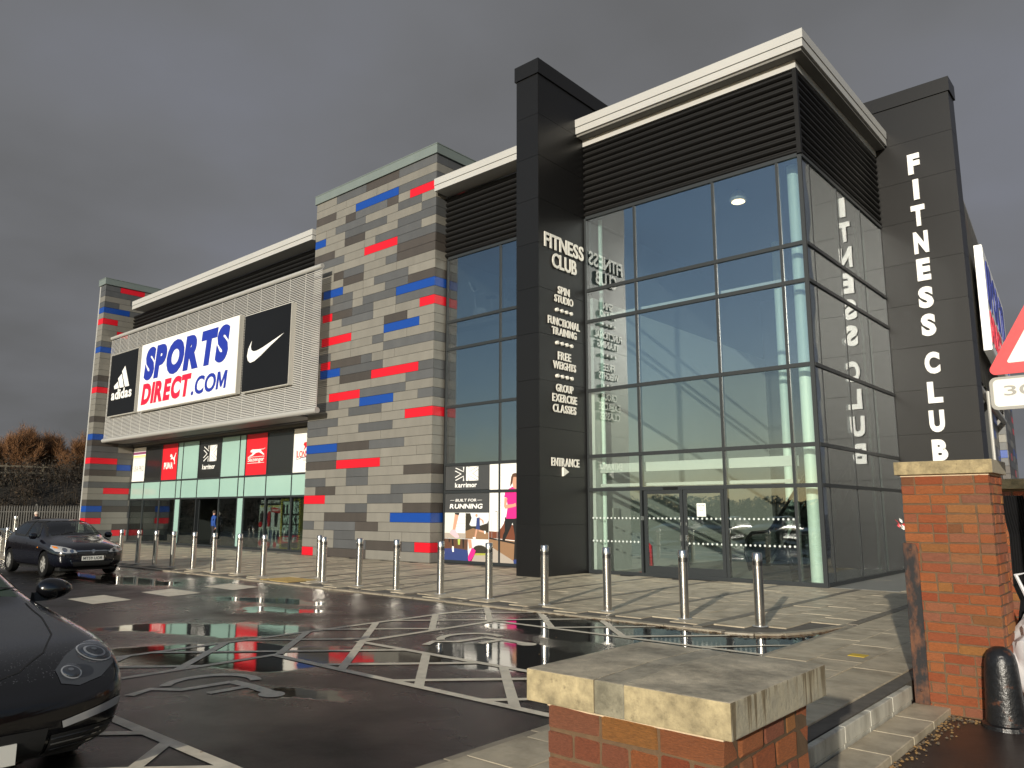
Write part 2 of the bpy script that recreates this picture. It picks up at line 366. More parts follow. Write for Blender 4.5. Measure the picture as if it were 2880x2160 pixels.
# bays, their access strips and the crossed hatching in them
seg('bay_line', -3.42, -17.0, -3.42, -6.9, 0.10, 0.0043)
for (ya, yb) in ((-10.8, -8.22), (-14.47, -12.05)): seg('bay_line', -2.2, ya, -2.2, yb, 0.10, 0.0043)
for y in (-8.22, -10.8, -12.05, -14.47, -15.72): seg('bay_line', -2.25, y, 2.16, y, 0.10, 0.0051)
zones = [(-3.42, -2.2, -17.0, -6.9), (-2.2, 2.16, -8.22, -6.9), (-2.2, 2.16, -12.05, -10.8), (-2.2, 2.16, -15.72, -14.47)]
def clip(zone, s, c0):
    x0, x1, y0, y1 = zone; pts = []
    # line y = s*x + c0
    for x in (x0, x1):
        y = s*x+c0
        if y0-1e-6 <= y <= y1+1e-6: pts.append((x, y))
    for y in (y0, y1):
        x = (y-c0)/s
        if x0 < x < x1: pts.append((x, y))
    pts = sorted(set((round(a, 4), round(b_, 4)) for a, b_ in pts))
    return (pts[0], pts[-1]) if len(pts) >= 2 and (pts[0][0] != pts[-1][0]) else None
for zi, z in enumerate(zones):
    for k in range(-1, 14):
        for s, c0, dz in ((-1, -9.28-1.225*k+0.0, 0.0057), (1, -4.62-1.225*k, 0.0063)):
            q = clip(z, s, c0)
            if q and math.dist(*q) > 0.15: seg('hatch_line', *q[0], *q[1], 0.10, dz)
# wheelchair symbols
for dy in (3.65, 0.0):
    b = MB(); sh = []
    sh.append(ell(-0.47, -13.15+dy, 0.135, 0.115, 18))
    sh.append(stroke([(-0.55, -13.12+dy), (-0.9, -13.10+dy), (-1.25, -13.12+dy)], 0.12))
    sh.append(stroke([(-0.92, -13.12+dy), (-0.94, -13.52+dy)], 0.10))
    sh.append(stroke([(-1.22, -13.13+dy), (-1.25, -13.62+dy), (-1.50, -13.80+dy), (-1.38, -14.05+dy)], 0.11))
    sh.append(stroke([(-1.30-0.40*math.cos(R(a)), -13.30+dy+0.42*math.sin(R(a))) for a in range(-58, 126, 8)], 0.11))
    for i, s_ in enumerate(sh): poly_into(b, [adj(*p) for p in s_], (0, 0, ZA), X3, Y3, Z3, 0.004+i*0.0006, M_PAINT)
    b.build('wheelchair_symbol', car_park, fix=False)
# zebra stripes across the lane
for k in range(6):
    x, y = -9.75-0.36*k+1.35-1.0, -12.95+1.5*(k-0)
    if y+0.8 > -7.3: break
    mark('crossing_stripe', [(-9.0-0.24*k+0.15, y), (-10.25-0.24*k+0.15, y), (-10.5-0.24*k+0.15, y+0.77), (-9.2-0.24*k+0.15, y+0.77)])
# litter of wet leaves along the kerb
lt = MB(); rr = random.Random(3); lm = [mat('leaf_litter_%d' % i, c_, 0.7) for i, c_ in enumerate([(0.16, 0.07, 0.025), (0.10, 0.05, 0.02), (0.22, 0.13, 0.05)])]
for i in range(420):
    t = rr.random()
    if t < 0.55: k = rr.random()*(len(KCURVE)-1); a = int(k); f = k-a; x = KCURVE[a][0]*(1-f)+KCURVE[a+1][0]*f+abs(rr.gauss(0, .10))+0.06; y = KCURVE[a][1]*(1-f)+KCURVE[a+1][1]*f-abs(rr.gauss(0, .07))-0.03; x = min(x, 2.16)
    else: x = 1.2-abs(rr.gauss(0, 2.2)); y = -7.24-abs(rr.gauss(0, 0.05))
    s_ = rr.uniform(.008, .026); a = rr.random()*6.28; z = ZA+0.008+rr.random()*.006
    q = [(x+math.cos(a+j*1.57)*s_*(1 if j % 2 else 1.7), y+math.sin(a+j*1.57)*s_*(1 if j % 2 else 1.7), z+rr.uniform(0, .006)) for j in range(4)]
    lt.add(q, [(0, 1, 2, 3)], lm[i % 3])
for i in range(90):
    x, y = rr.uniform(-6, 2), rr.uniform(-15, -7.5); s_ = rr.uniform(.006, .013); a = rr.random()*6.28
    lt.add([(x+math.cos(a+j*1.57)*s_, y+math.sin(a+j*1.57)*s_, ZA+0.008+rr.uniform(0, .004)) for j in range(4)], [(0, 1, 2, 3)], lm[2])
tag(lt.build('leaf_litter', fix=False), 'brown wet leaf litter scattered along the kerb', 'leaves', kind='stuff')

# plaza: bed, individual slabs near, the rest joined, dark bands, kerb stones
pl = [(-75, -7.18), (1.1, -7.18)] + [(x-0.08, y+0.09) for x, y in KCURVE[1:-1]] + [(2.2, -5.4), (2.2, -20), (3.86, -20), (3.86, 60), (-75, 60)]
b = MB(); b.prism(pl, -0.2, -0.014, 'z', M_BED)
plaza = b.build('plaza'); tag(plaza, 'pale granite slab plaza in front of the store', 'pavement', kind='structure')
def in_plaza(x0, x1, y0, y1):
    for x in (x0, x1):
        for y in (y0, y1):
            if x > 3.97: return False
            if x < 2.22 and y < -7.02: return False
            if x < 2.22 and y < -5.3 and x > 1.15:
                k = (x-1.15)/(2.2-1.15); yy = -7.05+k*k*1.75
                if y < yy+0.05: return False
    return True
_SM = []
for i in range(4):
    rr = random.Random(50+i); b = MB(); w, l = 0.4735, 0.594
    b.box(-w/2, w/2, -l/2, l/2, -0.02, 0.0, M_SLAB); me = b.mesh('paving_slab'); bevel_mesh(me, 0.004); _SM.append(me)
far = MB(); slabs = []
k = -26
for k in range(-46, 3):
    bx = 2.2+1.6*(k-1)+1.6          # band centre at 2.2 - 1.6 n
    for ccol in range(3):
        x0 = bx+0.075+ccol*0.4833; x1 = x0+0.4833
        y = -20.0+(ccol % 2)*0.3+(k % 2)*0.15
        while y < 0.4 if x0 < 0.0 else y < 30:
            y1 = y+0.6
            xx1 = min(x1, 3.95)
            if x0 < 3.7 and in_plaza(x0, xx1, y, y1) and not (x1 < 0 and y > 0.0) and (x0 > 2.2 or y > -7.2):
                slabs.append((x0, xx1, y, y1))
            y = y1
def score(s):
    p = Vector(((s[0]+s[1])/2, (s[2]+s[3])/2, 0)); d = (p-CAM_POS); loc = Vector((d.dot(_r2), d.dot(_u2), d.dot(_f)))
    if loc.z < 0.5: return 99
    u, v = loc.x/loc.z, loc.y/loc.z
    return d.length if (abs(u) < 0.72 and abs(v) < 0.54) else 60+d.length
slabs.sort(key=score); rr = random.Random(9)
for i, (x0, x1, y0, y1) in enumerate(slabs):
    if i < 290:
        o = link('paving_slab', _SM[i % 4], plaza, ((x0+x1)/2, (y0+y1)/2, rr.uniform(-0.0025, 0.0025)), (rr.gauss(0, .0035), rr.gauss(0, .0035), rr.gauss(0, .002)))
        o.scale = ((x1-x0)/0.4833, 1, 1)
    else:
        if y1 > 0 and x0 < 0: continue
        z = rr.uniform(-0.003, 0.003); t = rr.gauss(0, .0012)
        vs = [(x0+.004, y0+.003, z-t), (x1-.004, y0+.003, z-t), (x1-.004, y1-.003, z+t), (x0+.004, y1-.003, z+t)]; vs += [(a, b_, -0.014) for a, b_, _ in vs]
        far.add(vs, [(0, 1, 2, 3), (0, 4, 5, 1), (1, 5, 6, 2), (2, 6, 7, 3), (3, 7, 4, 0)], M_SLABF)
tag(far.build('paving_slab', plaza), kind='stuff')
for k in range(-30, 1):
    x = 2.2+1.6*k; y = -6.98
    if k == 0: y = -5.3
    yend = 0.0 if x < 0.05 else 25
    b = MB(); b.box(x-0.072, x+0.072, y, yend, -0.013, 0.0015, M_BAND); b.build('drain_band', plaza)
# kerb stones
kb = MB(); kb.box(-0.445, 0.445, -0.075, 0.075, -0.15, 0.0, M_KERB); kme = kb.mesh('kerb_stone'); bevel_mesh(kme, 0.012, 2)
for i in range(38): link('kerb_stone', kme, plaza, (0.62-0.9*i, -7.12, 0.0))
for (x0, y0), (x1, y1) in zip(KCURVE[:-1], KCURVE[1:]):
    d = Vector((x1-x0, y1-y0)); o = link('kerb_stone', kme, plaza, ((x0+x1)/2-0.02, (y0+y1)/2+0.05, 0.002), (0, 0, math.atan2(d.y, d.x))); o.scale = (d.length/0.88, 0.9, 1)
for i in range(16): link('kerb_stone', kme, plaza, (2.26, -5.9-0.9*i, -0.001), (0, 0, R(90))).scale = (1, 0.7, 1)
b = MB(); b.box(-10.95, -9.75, -6.98, -6.15, -0.01, 0.006, M_BUFF)
for i in range(14):
    for j in range(10): b.lathe([(0.018, 0.0), (0.016, 0.011)], 6, (-10.9+0.085*i, -6.93+0.08*j, 0.0), 'z', M_BUFF)
tag(b.build('tactile_paving', plaza), 'buff yellow tactile square')
b = MB(); b.box(2.98, 3.16, -7.95, -7.78, 0.0, 0.006, mat('yellow_cover', (0.55, 0.38, 0.02), 0.5)); b.build('yellow_hydrant_lid', plaza)
# two steps down to the pavement: each tread a row of slabs
st = thing('entrance_steps', 'two low pale stone steps between the brick piers', 'steps', (3.9, -11.6, -0.2))
tag(st, kind='structure')
for i in range(8):
    y = -14.1-(-11.6)+0.62*i
    b = MB(); b.box(-0.01, 0.045, y, y+0.614, 0.075, 0.198, M_RISER); b.build('riser', st, bevel=0.006)
    b = MB(); b.box(0.0, 0.035, y, y+0.612, 0.0, 0.07, M_RISER); b.build('riser', st, bevel=0.004)
    b = MB(); b.box(0.05, 0.36, y, y+0.614, -0.02, 0.052, M_SLAB); b.build('tread', st, bevel=0.006)
gr = MB(); rr = random.Random(5)
for i in range(500):
    x, y = 4.27+abs(rr.gauss(0, .06)), rr.uniform(-12.5, -9.2)
    if rr.random() < .4: x, y = rr.uniform(4.2, 5.2), -9.24-abs(rr.gauss(0, .05))
    s_ = rr.uniform(.004, .016); gr.lathe([(s_*.4, 0), (s_, s_*.4), (s_*.3, s_)], 5, (x, y, -0.208), 'z', [M_GRIT, lm[2]][i % 2])
tag(gr.build('grit', fix=False), 'loose grit and gravel along the foot of the steps', 'gravel', kind='stuff')
# ================================================================== the store building
M_LT = mat('panel_taupe', (0.186, 0.176, 0.152), 0.46, var=0.10, vscale=2.4, objvar=0.07, stretch=(1, 1, 0.22), rvar=0.08)
M_MID = mat('panel_slate', (0.080, 0.082, 0.084), 0.46, var=0.10, vscale=2.4, objvar=0.13, stretch=(1, 1, 0.22), rvar=0.08)
M_DK = mat('panel_umber', (0.055, 0.047, 0.041), 0.46, var=0.10, vscale=2.4, objvar=0.13, stretch=(1, 1, 0.22), rvar=0.08)
M_RED = mat('panel_red', (0.62, 0.006, 0.018), 0.4, var=0.04, vscale=0.8)
M_BLUE = mat('panel_blue', (0.005, 0.05, 0.27), 0.4, var=0.04, vscale=0.8)
M_BACK = mat('backing_black', (0.012, 0.012, 0.012), 0.8)
M_CAP = mat('grey_flashing', (0.19, 0.225, 0.21), 0.4, var=0.06, vscale=1.5, metal=0.2)
M_BLK = mat('anthracite_panel', (0.0060, 0.0057, 0.0057), 0.40, spec=0.38, var=0.08, vscale=0.7, objvar=0.08)
M_LOUV = mat('black_louvre', (0.005, 0.0047, 0.0045), 0.5, spec=0.25, var=0.1, vscale=1)
M_FASC = mat('pale_fascia', (0.46, 0.455, 0.43), 0.38, var=0.05, vscale=0.6, metal=0.1)
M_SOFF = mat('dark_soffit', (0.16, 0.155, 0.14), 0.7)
M_FRAME = mat('grey_frame', (0.028, 0.032, 0.034), 0.42, metal=0.2)
M_MINT = mat('mint_glass_panel', (0.295, 0.455, 0.40), 0.12, var=0.04, vscale=0.7, coat=0.6)
M_SCREEN = mat('aluminium_mesh', (0.56, 0.55, 0.52), 0.45, metal=0.1, var=0.06, vscale=0.6)
M_TUBE = mat('aluminium_tube', (0.44, 0.435, 0.41), 0.38, metal=0.2)
M_WHITEW = mat('white_interior_wall', (0.52, 0.54, 0.51), 0.8, var=0.05, vscale=0.6)
M_INT = mat('interior_dark', (0.035, 0.037, 0.037), 0.7)
M_FLOOR = mat('interior_floor', (0.22, 0.22, 0.20), 0.35, var=0.1, vscale=1.2)
M_CEIL = mat('interior_ceiling', (0.10, 0.105, 0.11), 0.8)
M_MINTCOL = mat('mint_column', (0.62, 0.74, 0.66), 0.5)
M_STEEL = mat('brushed_steel', (0.55, 0.53, 0.50), 0.26, metal=1.0, var=0.06, vscale=30, stretch=(1, 1, 0.02))
M_ROOF = mat('roof_sheet', (0.08, 0.08, 0.085), 0.7)
G_WALL = glass('glazing', (0.92, 0.965, 0.94), 0.10)
G_UP = glass('glazing_upper', (0.84, 0.90, 0.90), 0.20)
G_SHOP = glass('shop_glazing', (0.80, 0.86, 0.83), 0.08)
PM = {'L': M_LT, 'M': M_MID, 'D': M_DK, 'R': M_RED, 'B': M_BLUE}

bld = thing('retail_building', 'long two storey retail building with clad towers, black fins and a glass corner', 'building', (0, 0, 0))
# ---- hidden bulk: roof, rear and floors
b = MB(); b.box(-37.5, -6.4, 0.45, 26, 12.25, 12.42, M_ROOF); b.box(-6.4, -3.25, 7.1, 26, 12.25, 12.42, M_ROOF); b.build('roof', bld)
b = MB(); b.box(-38.2, -3.25, 26, 26.3, 0, 12.25, M_INT); b.box(-38.2, -37.55, 2.6, 26, 0, 12.25, M_MID); b.build('wall', bld)

# ---- towers clad in staggered panels
PITCH, TOPZ = 0.316, 13.9
PANELS = []      # score, part, geometry
def tower_backing(name_cap, x0, x1, y0, y1):
    t = box_part('cladding_tower', (x0+0.03, x1-0.03, y0+0.03, y1, 0, TOPZ, M_BACK), M_BACK, bld) if False else None
    bb = MB(); bb.box(x0+0.03, x1-0.03, y0+0.03, y1, 0, TOPZ, M_BACK); t = bb.build('cladding_tower', bld)
    bb = MB(); bb.box(x0-0.06, x1+0.06, y0-0.06, y1+0.06, TOPZ+0.01, TOPZ+0.34, M_CAP); bb.box(x0-0.075, x1+0.075, y0-0.075, y1+0.075, TOPZ+0.34, TOPZ+0.37, M_CAP); bb.build('coping', t)
    return t
def fill_row(grid, fixed, rr, last):
    """grid: joint positions; fixed: (i0,i1,colour) -> list of (a,b,colour)"""
    out = []; i = 0; n = len(grid)-1; fx = {f[0]: f for f in fixed}
    while i < n:
        if i in fx: f = fx[i]; out.append((grid[f[0]], grid[f[1]], f[2])); i = f[1]; continue
        lim = min([f[0] for f in fixed if f[0] > i]+[n])
        w = min(rr.choice((1, 2, 2, 3, 3, 4)), lim-i)
        if lim-i-w == 1 and rr.random() < .6: w += 1
        c_ = rr.choices('LMD', (5, 4, 2))[0]
        if c_ == last[0] and c_ != 'L': c_ = 'L'
        out.append((grid[i], grid[i+w], c_)); last[0] = c_; i += w
    return out
def near(grid, v): return min(range(len(grid)), key=lambda k: abs(grid[k]-v))
rr = random.Random(21)
GX = [-19.44, -18.73, -18.11, -17.49, -16.87, -16.25, -15.62, -14.99, -14.37, -13.74, -13.11, -12.37]
MAINC = [('R',3,-13.76,-12.4,1),('B',2,-16.86,-14.39,0),('B',5,-19.43,-18.73,0),('R',8,-16.26,-14.38,0),('B',14,-14.36,-12.39,1),('B',12,-18.81,-17.49,0),('R',16,-13.12,-12.39,1),('R',15,-18.82,-18.11,0),('B',18,-14.99,-13.13,0),('R',18,-18.71,-16.88,0),('R',21,-18.84,-18.12,0),('B',22,-18.87,-17.5,0),('R',23,-15.62,-13.12,0),('R',25,-18.14,-16.26,0),('B',26,-16.24,-14.38,0),('R',28,-13.74,-12.37,1),('B',31,-19.37,-17.49,0),('R',33,-17.48,-14.98,0),('R',37,-19.44,-18.09,0),('B',39,-14.34,-12.36,1),('R',42,-13.08,-12.34,1),('R',43,-19.44,-18.71,0)]
LEFTC = [('R',0,-0.46,0.9,0),('B',4,-1.2,0.13,1),('R',6,-1.13,-0.45,1),('R',8,-0.47,0.13,0),('B',11,-1.27,-0.47,1),('R',18,-1.28,-0.47,1),('B',26,-1.25,-0.47,1),('R',30,-1.22,0.11,1),('B',31,0.12,0.83,0),('R',35,-0.48,0.85,0),('B',38,-1.24,-0.49,1),('R',40,-1.21,-0.48,1),('R',42,0.13,0.86,0)]
g_ = 0.006
def main_tower():
    t = tower_backing('coping', -19.44, -12.37, -0.14, 3.2); last = ['L']
    for r in range(44):
        z1 = TOPZ-PITCH*r; z0 = max(z1-PITCH, 0.0); fx = sorted((near(GX, a), near(GX, c), k) for k, rw, a, c, ret in MAINC if rw == r)
        row = fill_row(GX, fx, rr, last)
        for (a, c, k) in row: PANELS.append((0, t, (a+g_, c-g_, -0.14, -0.105, z0+g_, z1-g_), k))
        k = row[-1][2]
        PANELS.append((1, t, (-12.405, -12.37, -0.104, 0.40, z0+g_, z1-g_), k))
        if r < 4: PANELS.append((3, t, (-12.405, -12.37, 0.41, 1.4, z0+g_, z1-g_), k))
    return t
def left_tower():
    t = tower_backing('coping', -38.3, -37.5, -1.25, 3.0); last = ['L']; GY = [-1.25, -0.47, 0.12, 0.86, 1.6, 2.3, 3.0]
    for r in range(44):
        z1 = TOPZ-PITCH*r; z0 = max(z1-PITCH, 0.0); fx = sorted((near(GY, a), near(GY, c), k) for k, rw, a, c, ret in LEFTC if rw == r)
        row = fill_row(GY, fx, rr, last); vis = z0 > 10.3
        for (a, c, k) in row:
            if a > 0.9 and not vis: continue
            if a > 0.9 and vis and r > 12: continue
            hid = 5.3 < z1 < 10.3 and a > -0.4
            PANELS.append((4 if hid else 1.5, t, (-37.535, -37.5, a+(g_ if a > -1.2 else 0.036), c-g_, z0+g_, z1-g_), k))
        PANELS.append((2.5, t, (-38.16, -37.5, -1.25, -1.215, z0+g_, z1-g_), row[0][2]))
    bb = MB(); bb.box(-38.3, -38.165, -1.252, -1.21, 0, TOPZ, M_TUBE); bb.build('corner_trim', t)
    bb = MB(); bb.box(-39.3, -38.31, 0.5, 3.0, 10.9, 11.1, M_FASC); bb.box(-39.1, -38.31, 0.7, 3.0, 0, 10.9, M_LOUV); bb.build('return_wall', t)
    return t
t_main = main_tower(); t_left = left_tower()
PANELS.sort(key=lambda p: p[0]); stuffp = {}
for i, (s_, t, d, k) in enumerate(PANELS):
    if i < 298:
        cx_, cy_, cz_ = (d[0]+d[1])/2, (d[2]+d[3])/2, (d[4]+d[5])/2
        bb = MB(); bb.box(d[0]-cx_, d[1]-cx_, d[2]-cy_, d[3]-cy_, d[4]-cz_, d[5]-cz_, PM[k]); o_ = bb.build('panel', t, (cx_, cy_, cz_), fix=False); o_.rotation_euler = (random.gauss(0, .004), 0, random.gauss(0, .0008))
    else:
        bb = stuffp.setdefault(t.name, (MB(), t))[0]; bb.box(*d, PM[k])
for nm, (bb, t) in stuffp.items(): tag(bb.build('panel', t), kind='stuff')

# ---- roof edge: two-step pale fascia on an overhanging dark soffit
def fascia(parts, name='roof_fascia'):
    bb = MB()
    for (x0, x1, y0, y1) in parts:
        bb.box(x0, x1, y0, y1, 12.43, 12.62, M_FASC); bb.box(x0-0.0, x1+0.02, y0-0.02, y1, 12.635, 12.87, M_FASC)
    return bb.build(name, bld)
fascia([(-6.25, 0.356, -0.387, 6.29)])
fascia([(-12.30, -7.04, -0.30, 0.4)]); fascia([(-36.2, -19.46, -0.30, 0.4)])
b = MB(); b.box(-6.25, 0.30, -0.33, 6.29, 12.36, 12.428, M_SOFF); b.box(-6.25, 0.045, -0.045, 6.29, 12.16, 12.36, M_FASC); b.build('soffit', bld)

# ---- black louvre bands, each blade a part
def louvre_front(x0, x1, yf, z0, z1, n, parent_name='louvre_band'):
    bb = MB(); bb.box(x0, x1, yf+0.04, yf+0.12, z0, z1, M_BACK); t = bb.build(parent_name, bld)
    h = (z1-z0)/n
    for i in range(n):
        za = z0+i*h
        prof = [(yf+0.04, za+0.02*h), (yf-0.01, za+0.10*h), (yf-0.045, za+0.30*h), (yf-0.05, za+0.55*h), (yf-0.02, za+0.75*h), (yf+0.04, za+0.82*h)]
        m_ = MB(); m_.prism(prof, x0, x1, 'x', M_LOUV); m_.build('blade', t)
    return t
def louvre_side(y0, y1, xf, z0, z1, n):
    bb = MB(); bb.box(xf-0.12, xf-0.04, y0, y1, z0, z1, M_BACK); t = bb.build('louvre_band', bld)
    h = (z1-z0)/n
    for i in range(n):
        za = z0+i*h
        prof = [(xf-0.04, za+0.02*h), (xf+0.01, za+0.10*h), (xf+0.045, za+0.30*h), (xf+0.05, za+0.55*h), (xf+0.02, za+0.75*h), (xf-0.04, za+0.82*h)]
        m_ = MB(); m_.prism(prof, y0, y1, 'y', M_LOUV); m_.build('blade', t)
    return t
louvre_front(-6.24, -0.05, 0.0, 9.98, 12.16, 12)
louvre_side(0.06, 6.30, 0.0, 9.98, 12.16, 12)
b = MB(); b.box(-0.05, 0.05, -0.05, 0.05, 9.98, 12.16, M_LOUV); b.build('corner_post', bld)
louvre_front(-12.36, -7.04, 0.35, 10.22, 12.42, 12)
louvre_front(-37.4, -19.46, 0.35, 9.4, 12.42, 16)

# ---- black fins with metal panels
JZ = [0.0, 1.28, 2.52, 3.76, 5.0, 6.24, 7.48, 8.72, 9.96, 11.18, 12.40, 13.58]
def fin(x0, x1, y0, y1, faces):
    bb = MB(); bb.box(x0+0.02, x1-0.02, y0+0.02, y1-0.02, 0, 13.58, M_BACK); t = bb.build('fin_wall', bld)
    bb = MB(); bb.box(x0-0.04, x1+0.04, y0-0.04, y1+0.04, 13.585, 14.02, M_BLK); bb.build('coping', t)
    for za, zb in zip(JZ[:-1], JZ[1:]):
        za += 0.004; zb -= 0.004
        if 'f' in faces:
            n_ = faces['f']
            for k in range(n_):
                w = (x1-x0)/n_; bb = MB(); bb.box(x0+k*w+0.003, x0+(k+1)*w-0.003, y0, y0+0.019, za, zb, M_BLK); bb.build('metal_panel', t)
        for side, xa in (('r', x1), ('l', x0)):
            if side in faces:
                n_ = faces[side]; w = (y1-y0-0.04)/n_
                for k in range(n_):
                    bb = MB(); ya = y0+0.0195+k*w
                    bb.box(xa-0.019 if side == 'r' else xa, xa if side == 'r' else xa+0.019, ya+(0.003 if k else 0), ya+w-0.003, za, zb, M_BLK); bb.build('metal_panel', t)
    return t
fin_l = fin(-7.035, -6.257, -2.10, 6.0, {'f': 1, 'r': 3, 'l': 3})
fin_r = fin(-3.2, 2.076, 6.34, 7.05, {'f': 2, 'r': 1})

# ---- curtain walls: frames, transoms, mullions, panes
def curtain_front(xs, zs, y, gl, parent, skip=(), fw=0.06, fd=0.11, extra=None):
    for x in xs:
        bb = MB(); bb.box(x-fw/2, x+fw/2, y-0.035, y+fd, zs[0], zs[-1], M_FRAME); bb.build('mullion', parent)
    for z in zs:
        bb = MB(); zc = max(z, 0.045); bb.box(xs[0]+fw/2, xs[-1]-fw/2, y-0.045, y+fd-0.01, zc-0.045, zc+0.045, M_FRAME); bb.build('transom', parent)
    for i in range(len(xs)-1):
        for j in range(len(zs)-1):
            if (i, j) in skip: continue
            g2 = gl(i, j) if callable(gl) else gl
            bb = MB(); bb.box(xs[i]+fw/2, xs[i+1]-fw/2, y-0.003, y+0.003, max(zs[j], 0.045)+0.045, zs[j+1]-0.045, g2); bb.build('pane', parent)
def curtain_side(ys, zs, x, gl, parent, fw=0.05, fd=0.11):
    for k, y in enumerate(ys):
        if k == 0: continue
        bb = MB(); bb.box(x-fd, x+0.012, y-fw/2, y+fw/2, zs[0], zs[-1], M_FRAME); bb.build('mullion', parent)
    for z in zs:
        zc = max(z, 0.045); bb = MB(); bb.box(x-fd+0.01, x+0.04, ys[0]+0.03, ys[-1]-0.03, zc-0.04, zc+0.04, M_FRAME); bb.build('transom', parent)
    for i in range(len(ys)-1):
        for j in range(len(zs)-1):
            bb = MB(); bb.box(x-0.003, x+0.003, ys[i]+(fw/2 if i else 0.03), ys[i+1]-fw/2, max(zs[j], 0.045)+0.04, zs[j+1]-0.04, gl); bb.build('pane', parent)
TZ = [0.0, 2.2, 3.105, 4.92, 6.89, 7.79, 9.95]
cw = MB(); cw.box(-6.24, 0.0, 0.02, 0.11, -0.012, 0.02, M_FRAME); CW = cw.build('glazed_corner', bld)
FX = [-6.22, -4.58, -2.25, -0.57, -0.03]
curtain_front(FX, TZ, 0.0, lambda i, j: G_UP if j >= 3 else G_WALL, CW, skip={(1, 0)})
curtain_side([0.0, 0.54, 2.44, 4.34, 6.3], TZ, 0.0, G_WALL, CW)
b = MB(); b.box(-0.03, 0.03, -0.03, 0.03, 0, 9.95, M_FRAME); b.build('corner_bead', CW)
# entrance doors
M_PULL = mat('door_pull', (0.6, 0.6, 0.58), 0.25, metal=1.0)
b = MB(); b.box(-4.55, -2.28, -0.03, 0.03, 0.0, 0.012, M_TUBE); b.build('threshold', CW)
for (xa, xb, hx) in ((-4.50, -3.395, -3.46), (-3.375, -2.30, -3.31)):
    d_ = MB(); s_ = 0.085
    d_.box(xa, xa+s_, -0.02, 0.03, 0.015, 2.15, M_FRAME); d_.box(xb-s_, xb, -0.02, 0.03, 0.015, 2.15, M_FRAME); d_.box(xa+s_, xb-s_, -0.02, 0.03, 0.015, 0.27, M_FRAME); d_.box(xa+s_, xb-s_, -0.02, 0.03, 2.06, 2.15, M_FRAME)
    D = d_.build('door', bld)
    p = MB(); p.box(xa+s_, xb-s_, 0.0, 0.006, 0.27, 2.06, G_WALL); p.build('door_glass', D)
    box_part('door_pull', (hx-0.02, hx+0.02, -0.05, -0.02, 0.9, 1.05), M_PULL, D); [box_part('lock_plate', (hx-0.012, hx+0.012, -0.035, -0.02, za_, za_+0.08), M_PULL, D) for za_ in (0.7, 1.28)]
b = MB(); b.box(-4.585, -4.50, -0.05, -0.036, 1.40, 1.50, M_PULL); b.build('entry_keypad', CW)
b = MB(); b.box(-3.9, -3.5, -0.085, -0.046, 2.17, 2.23, M_BLK); b.build('door_sensor', CW)
# two rows of glazing dots
dm = mat('frosted_dot', (0.55, 0.6, 0.57), 0.6)
for (xa, xb, zz_) in ((-6.1, -4.7, 1.45), (-6.1, -4.7, 0.85), (-4.35, -3.5, 1.45), (-3.25, -2.4, 1.45), (-3.25, -2.4, 0.85), (-2.15, -0.65, 1.45), (-2.15, -0.65, 0.85)):
    bb = MB(); n_ = int((xb-xa)/0.115)
    for k in range(n_+1): poly_into(bb, ell(xa+k*(xb-xa)/n_, zz_, 0.026, 0.026, 10), (0, 0, 0), X3, Z3, -Y3, 0.006, dm)
    bb.build('glazing_dots', CW, fix=False)
NT = thing('paper_notice', 'white paper notice taped inside the glass entrance door', 'notice', (-2.9, -0.0085, 1.66))
b = MB(); b.box(-0.12, 0.12, 0.0, 0.002, -0.16, 0.16, mat('paper', (0.75, 0.78, 0.72), 0.8)); b.build('sheet', NT)
b = MB(); pk = mat('pen_ink', (0.12, 0.13, 0.14), 0.8)
for k, (tx, w_) in enumerate((('DELIVER', .18), ('TO', .06), ('REAR', .1))): text_into(b, tx, w_, 0.03, (-w_/2, 0.0, 0.085-0.055*k), X3, Z3, -Y3, 0.001, pk, bold=0.01)
b.build('lettering', NT, fix=False)

# ---- inside the glass corner
IN = MB(); IN.box(-6.2, 1.4, 0.12, 11.9, -0.012, 0.004, M_FLOOR); INT = IN.build('interior_floor', bld)
b = MB(); b.box(-6.2, -6.1, 0.14, 11.9, 0.004, 7.6, M_WHITEW); b.build('interior_wall', bld)
b = MB(); b.box(-6.2, 1.4, 11.9, 12.0, 0.004, 10.1, M_INT); b.box(-6.24, -6.14, 0.14, 11.9, 7.6, 9.97, M_CEIL); b.box(0.0, 0.1, 7.05, 11.9, 0.0, 10.1, M_WHITEW); b.build('interior_wall', bld)
b = MB(); b.box(-6.2, -0.13, 0.13, 11.9, 9.99, 10.08, M_CEIL); b.build('ceiling', bld)
for (x, y, r_) in ((-0.42, 0.62, 0.14), (-6.0, 0.42, 0.06), (-2.9, 5.6, 0.13), (-0.5, 5.9, 0.13)):
    bb = MB(); bb.lathe([(r_, 0.0), (r_, 9.98)], 24, (x, y, 0.004), 'z', M_MINTCOL); me = bb.mesh('column'); auto_smooth(me); link('column', me, bld)
for (z0, z1, y) in ((2.66, 2.9, 0.30), (7.0, 7.1, 0.26)):
    bb = MB(); bb.box(-6.05, -0.62, y, y+0.14, z0, z1, M_WHITEW); bb.build('beam', bld)
bb = MB(); bb.box(-6.05, -0.62, 0.30, 0.4, 2.28, 2.36, M_WHITEW); bb.build('beam', bld)
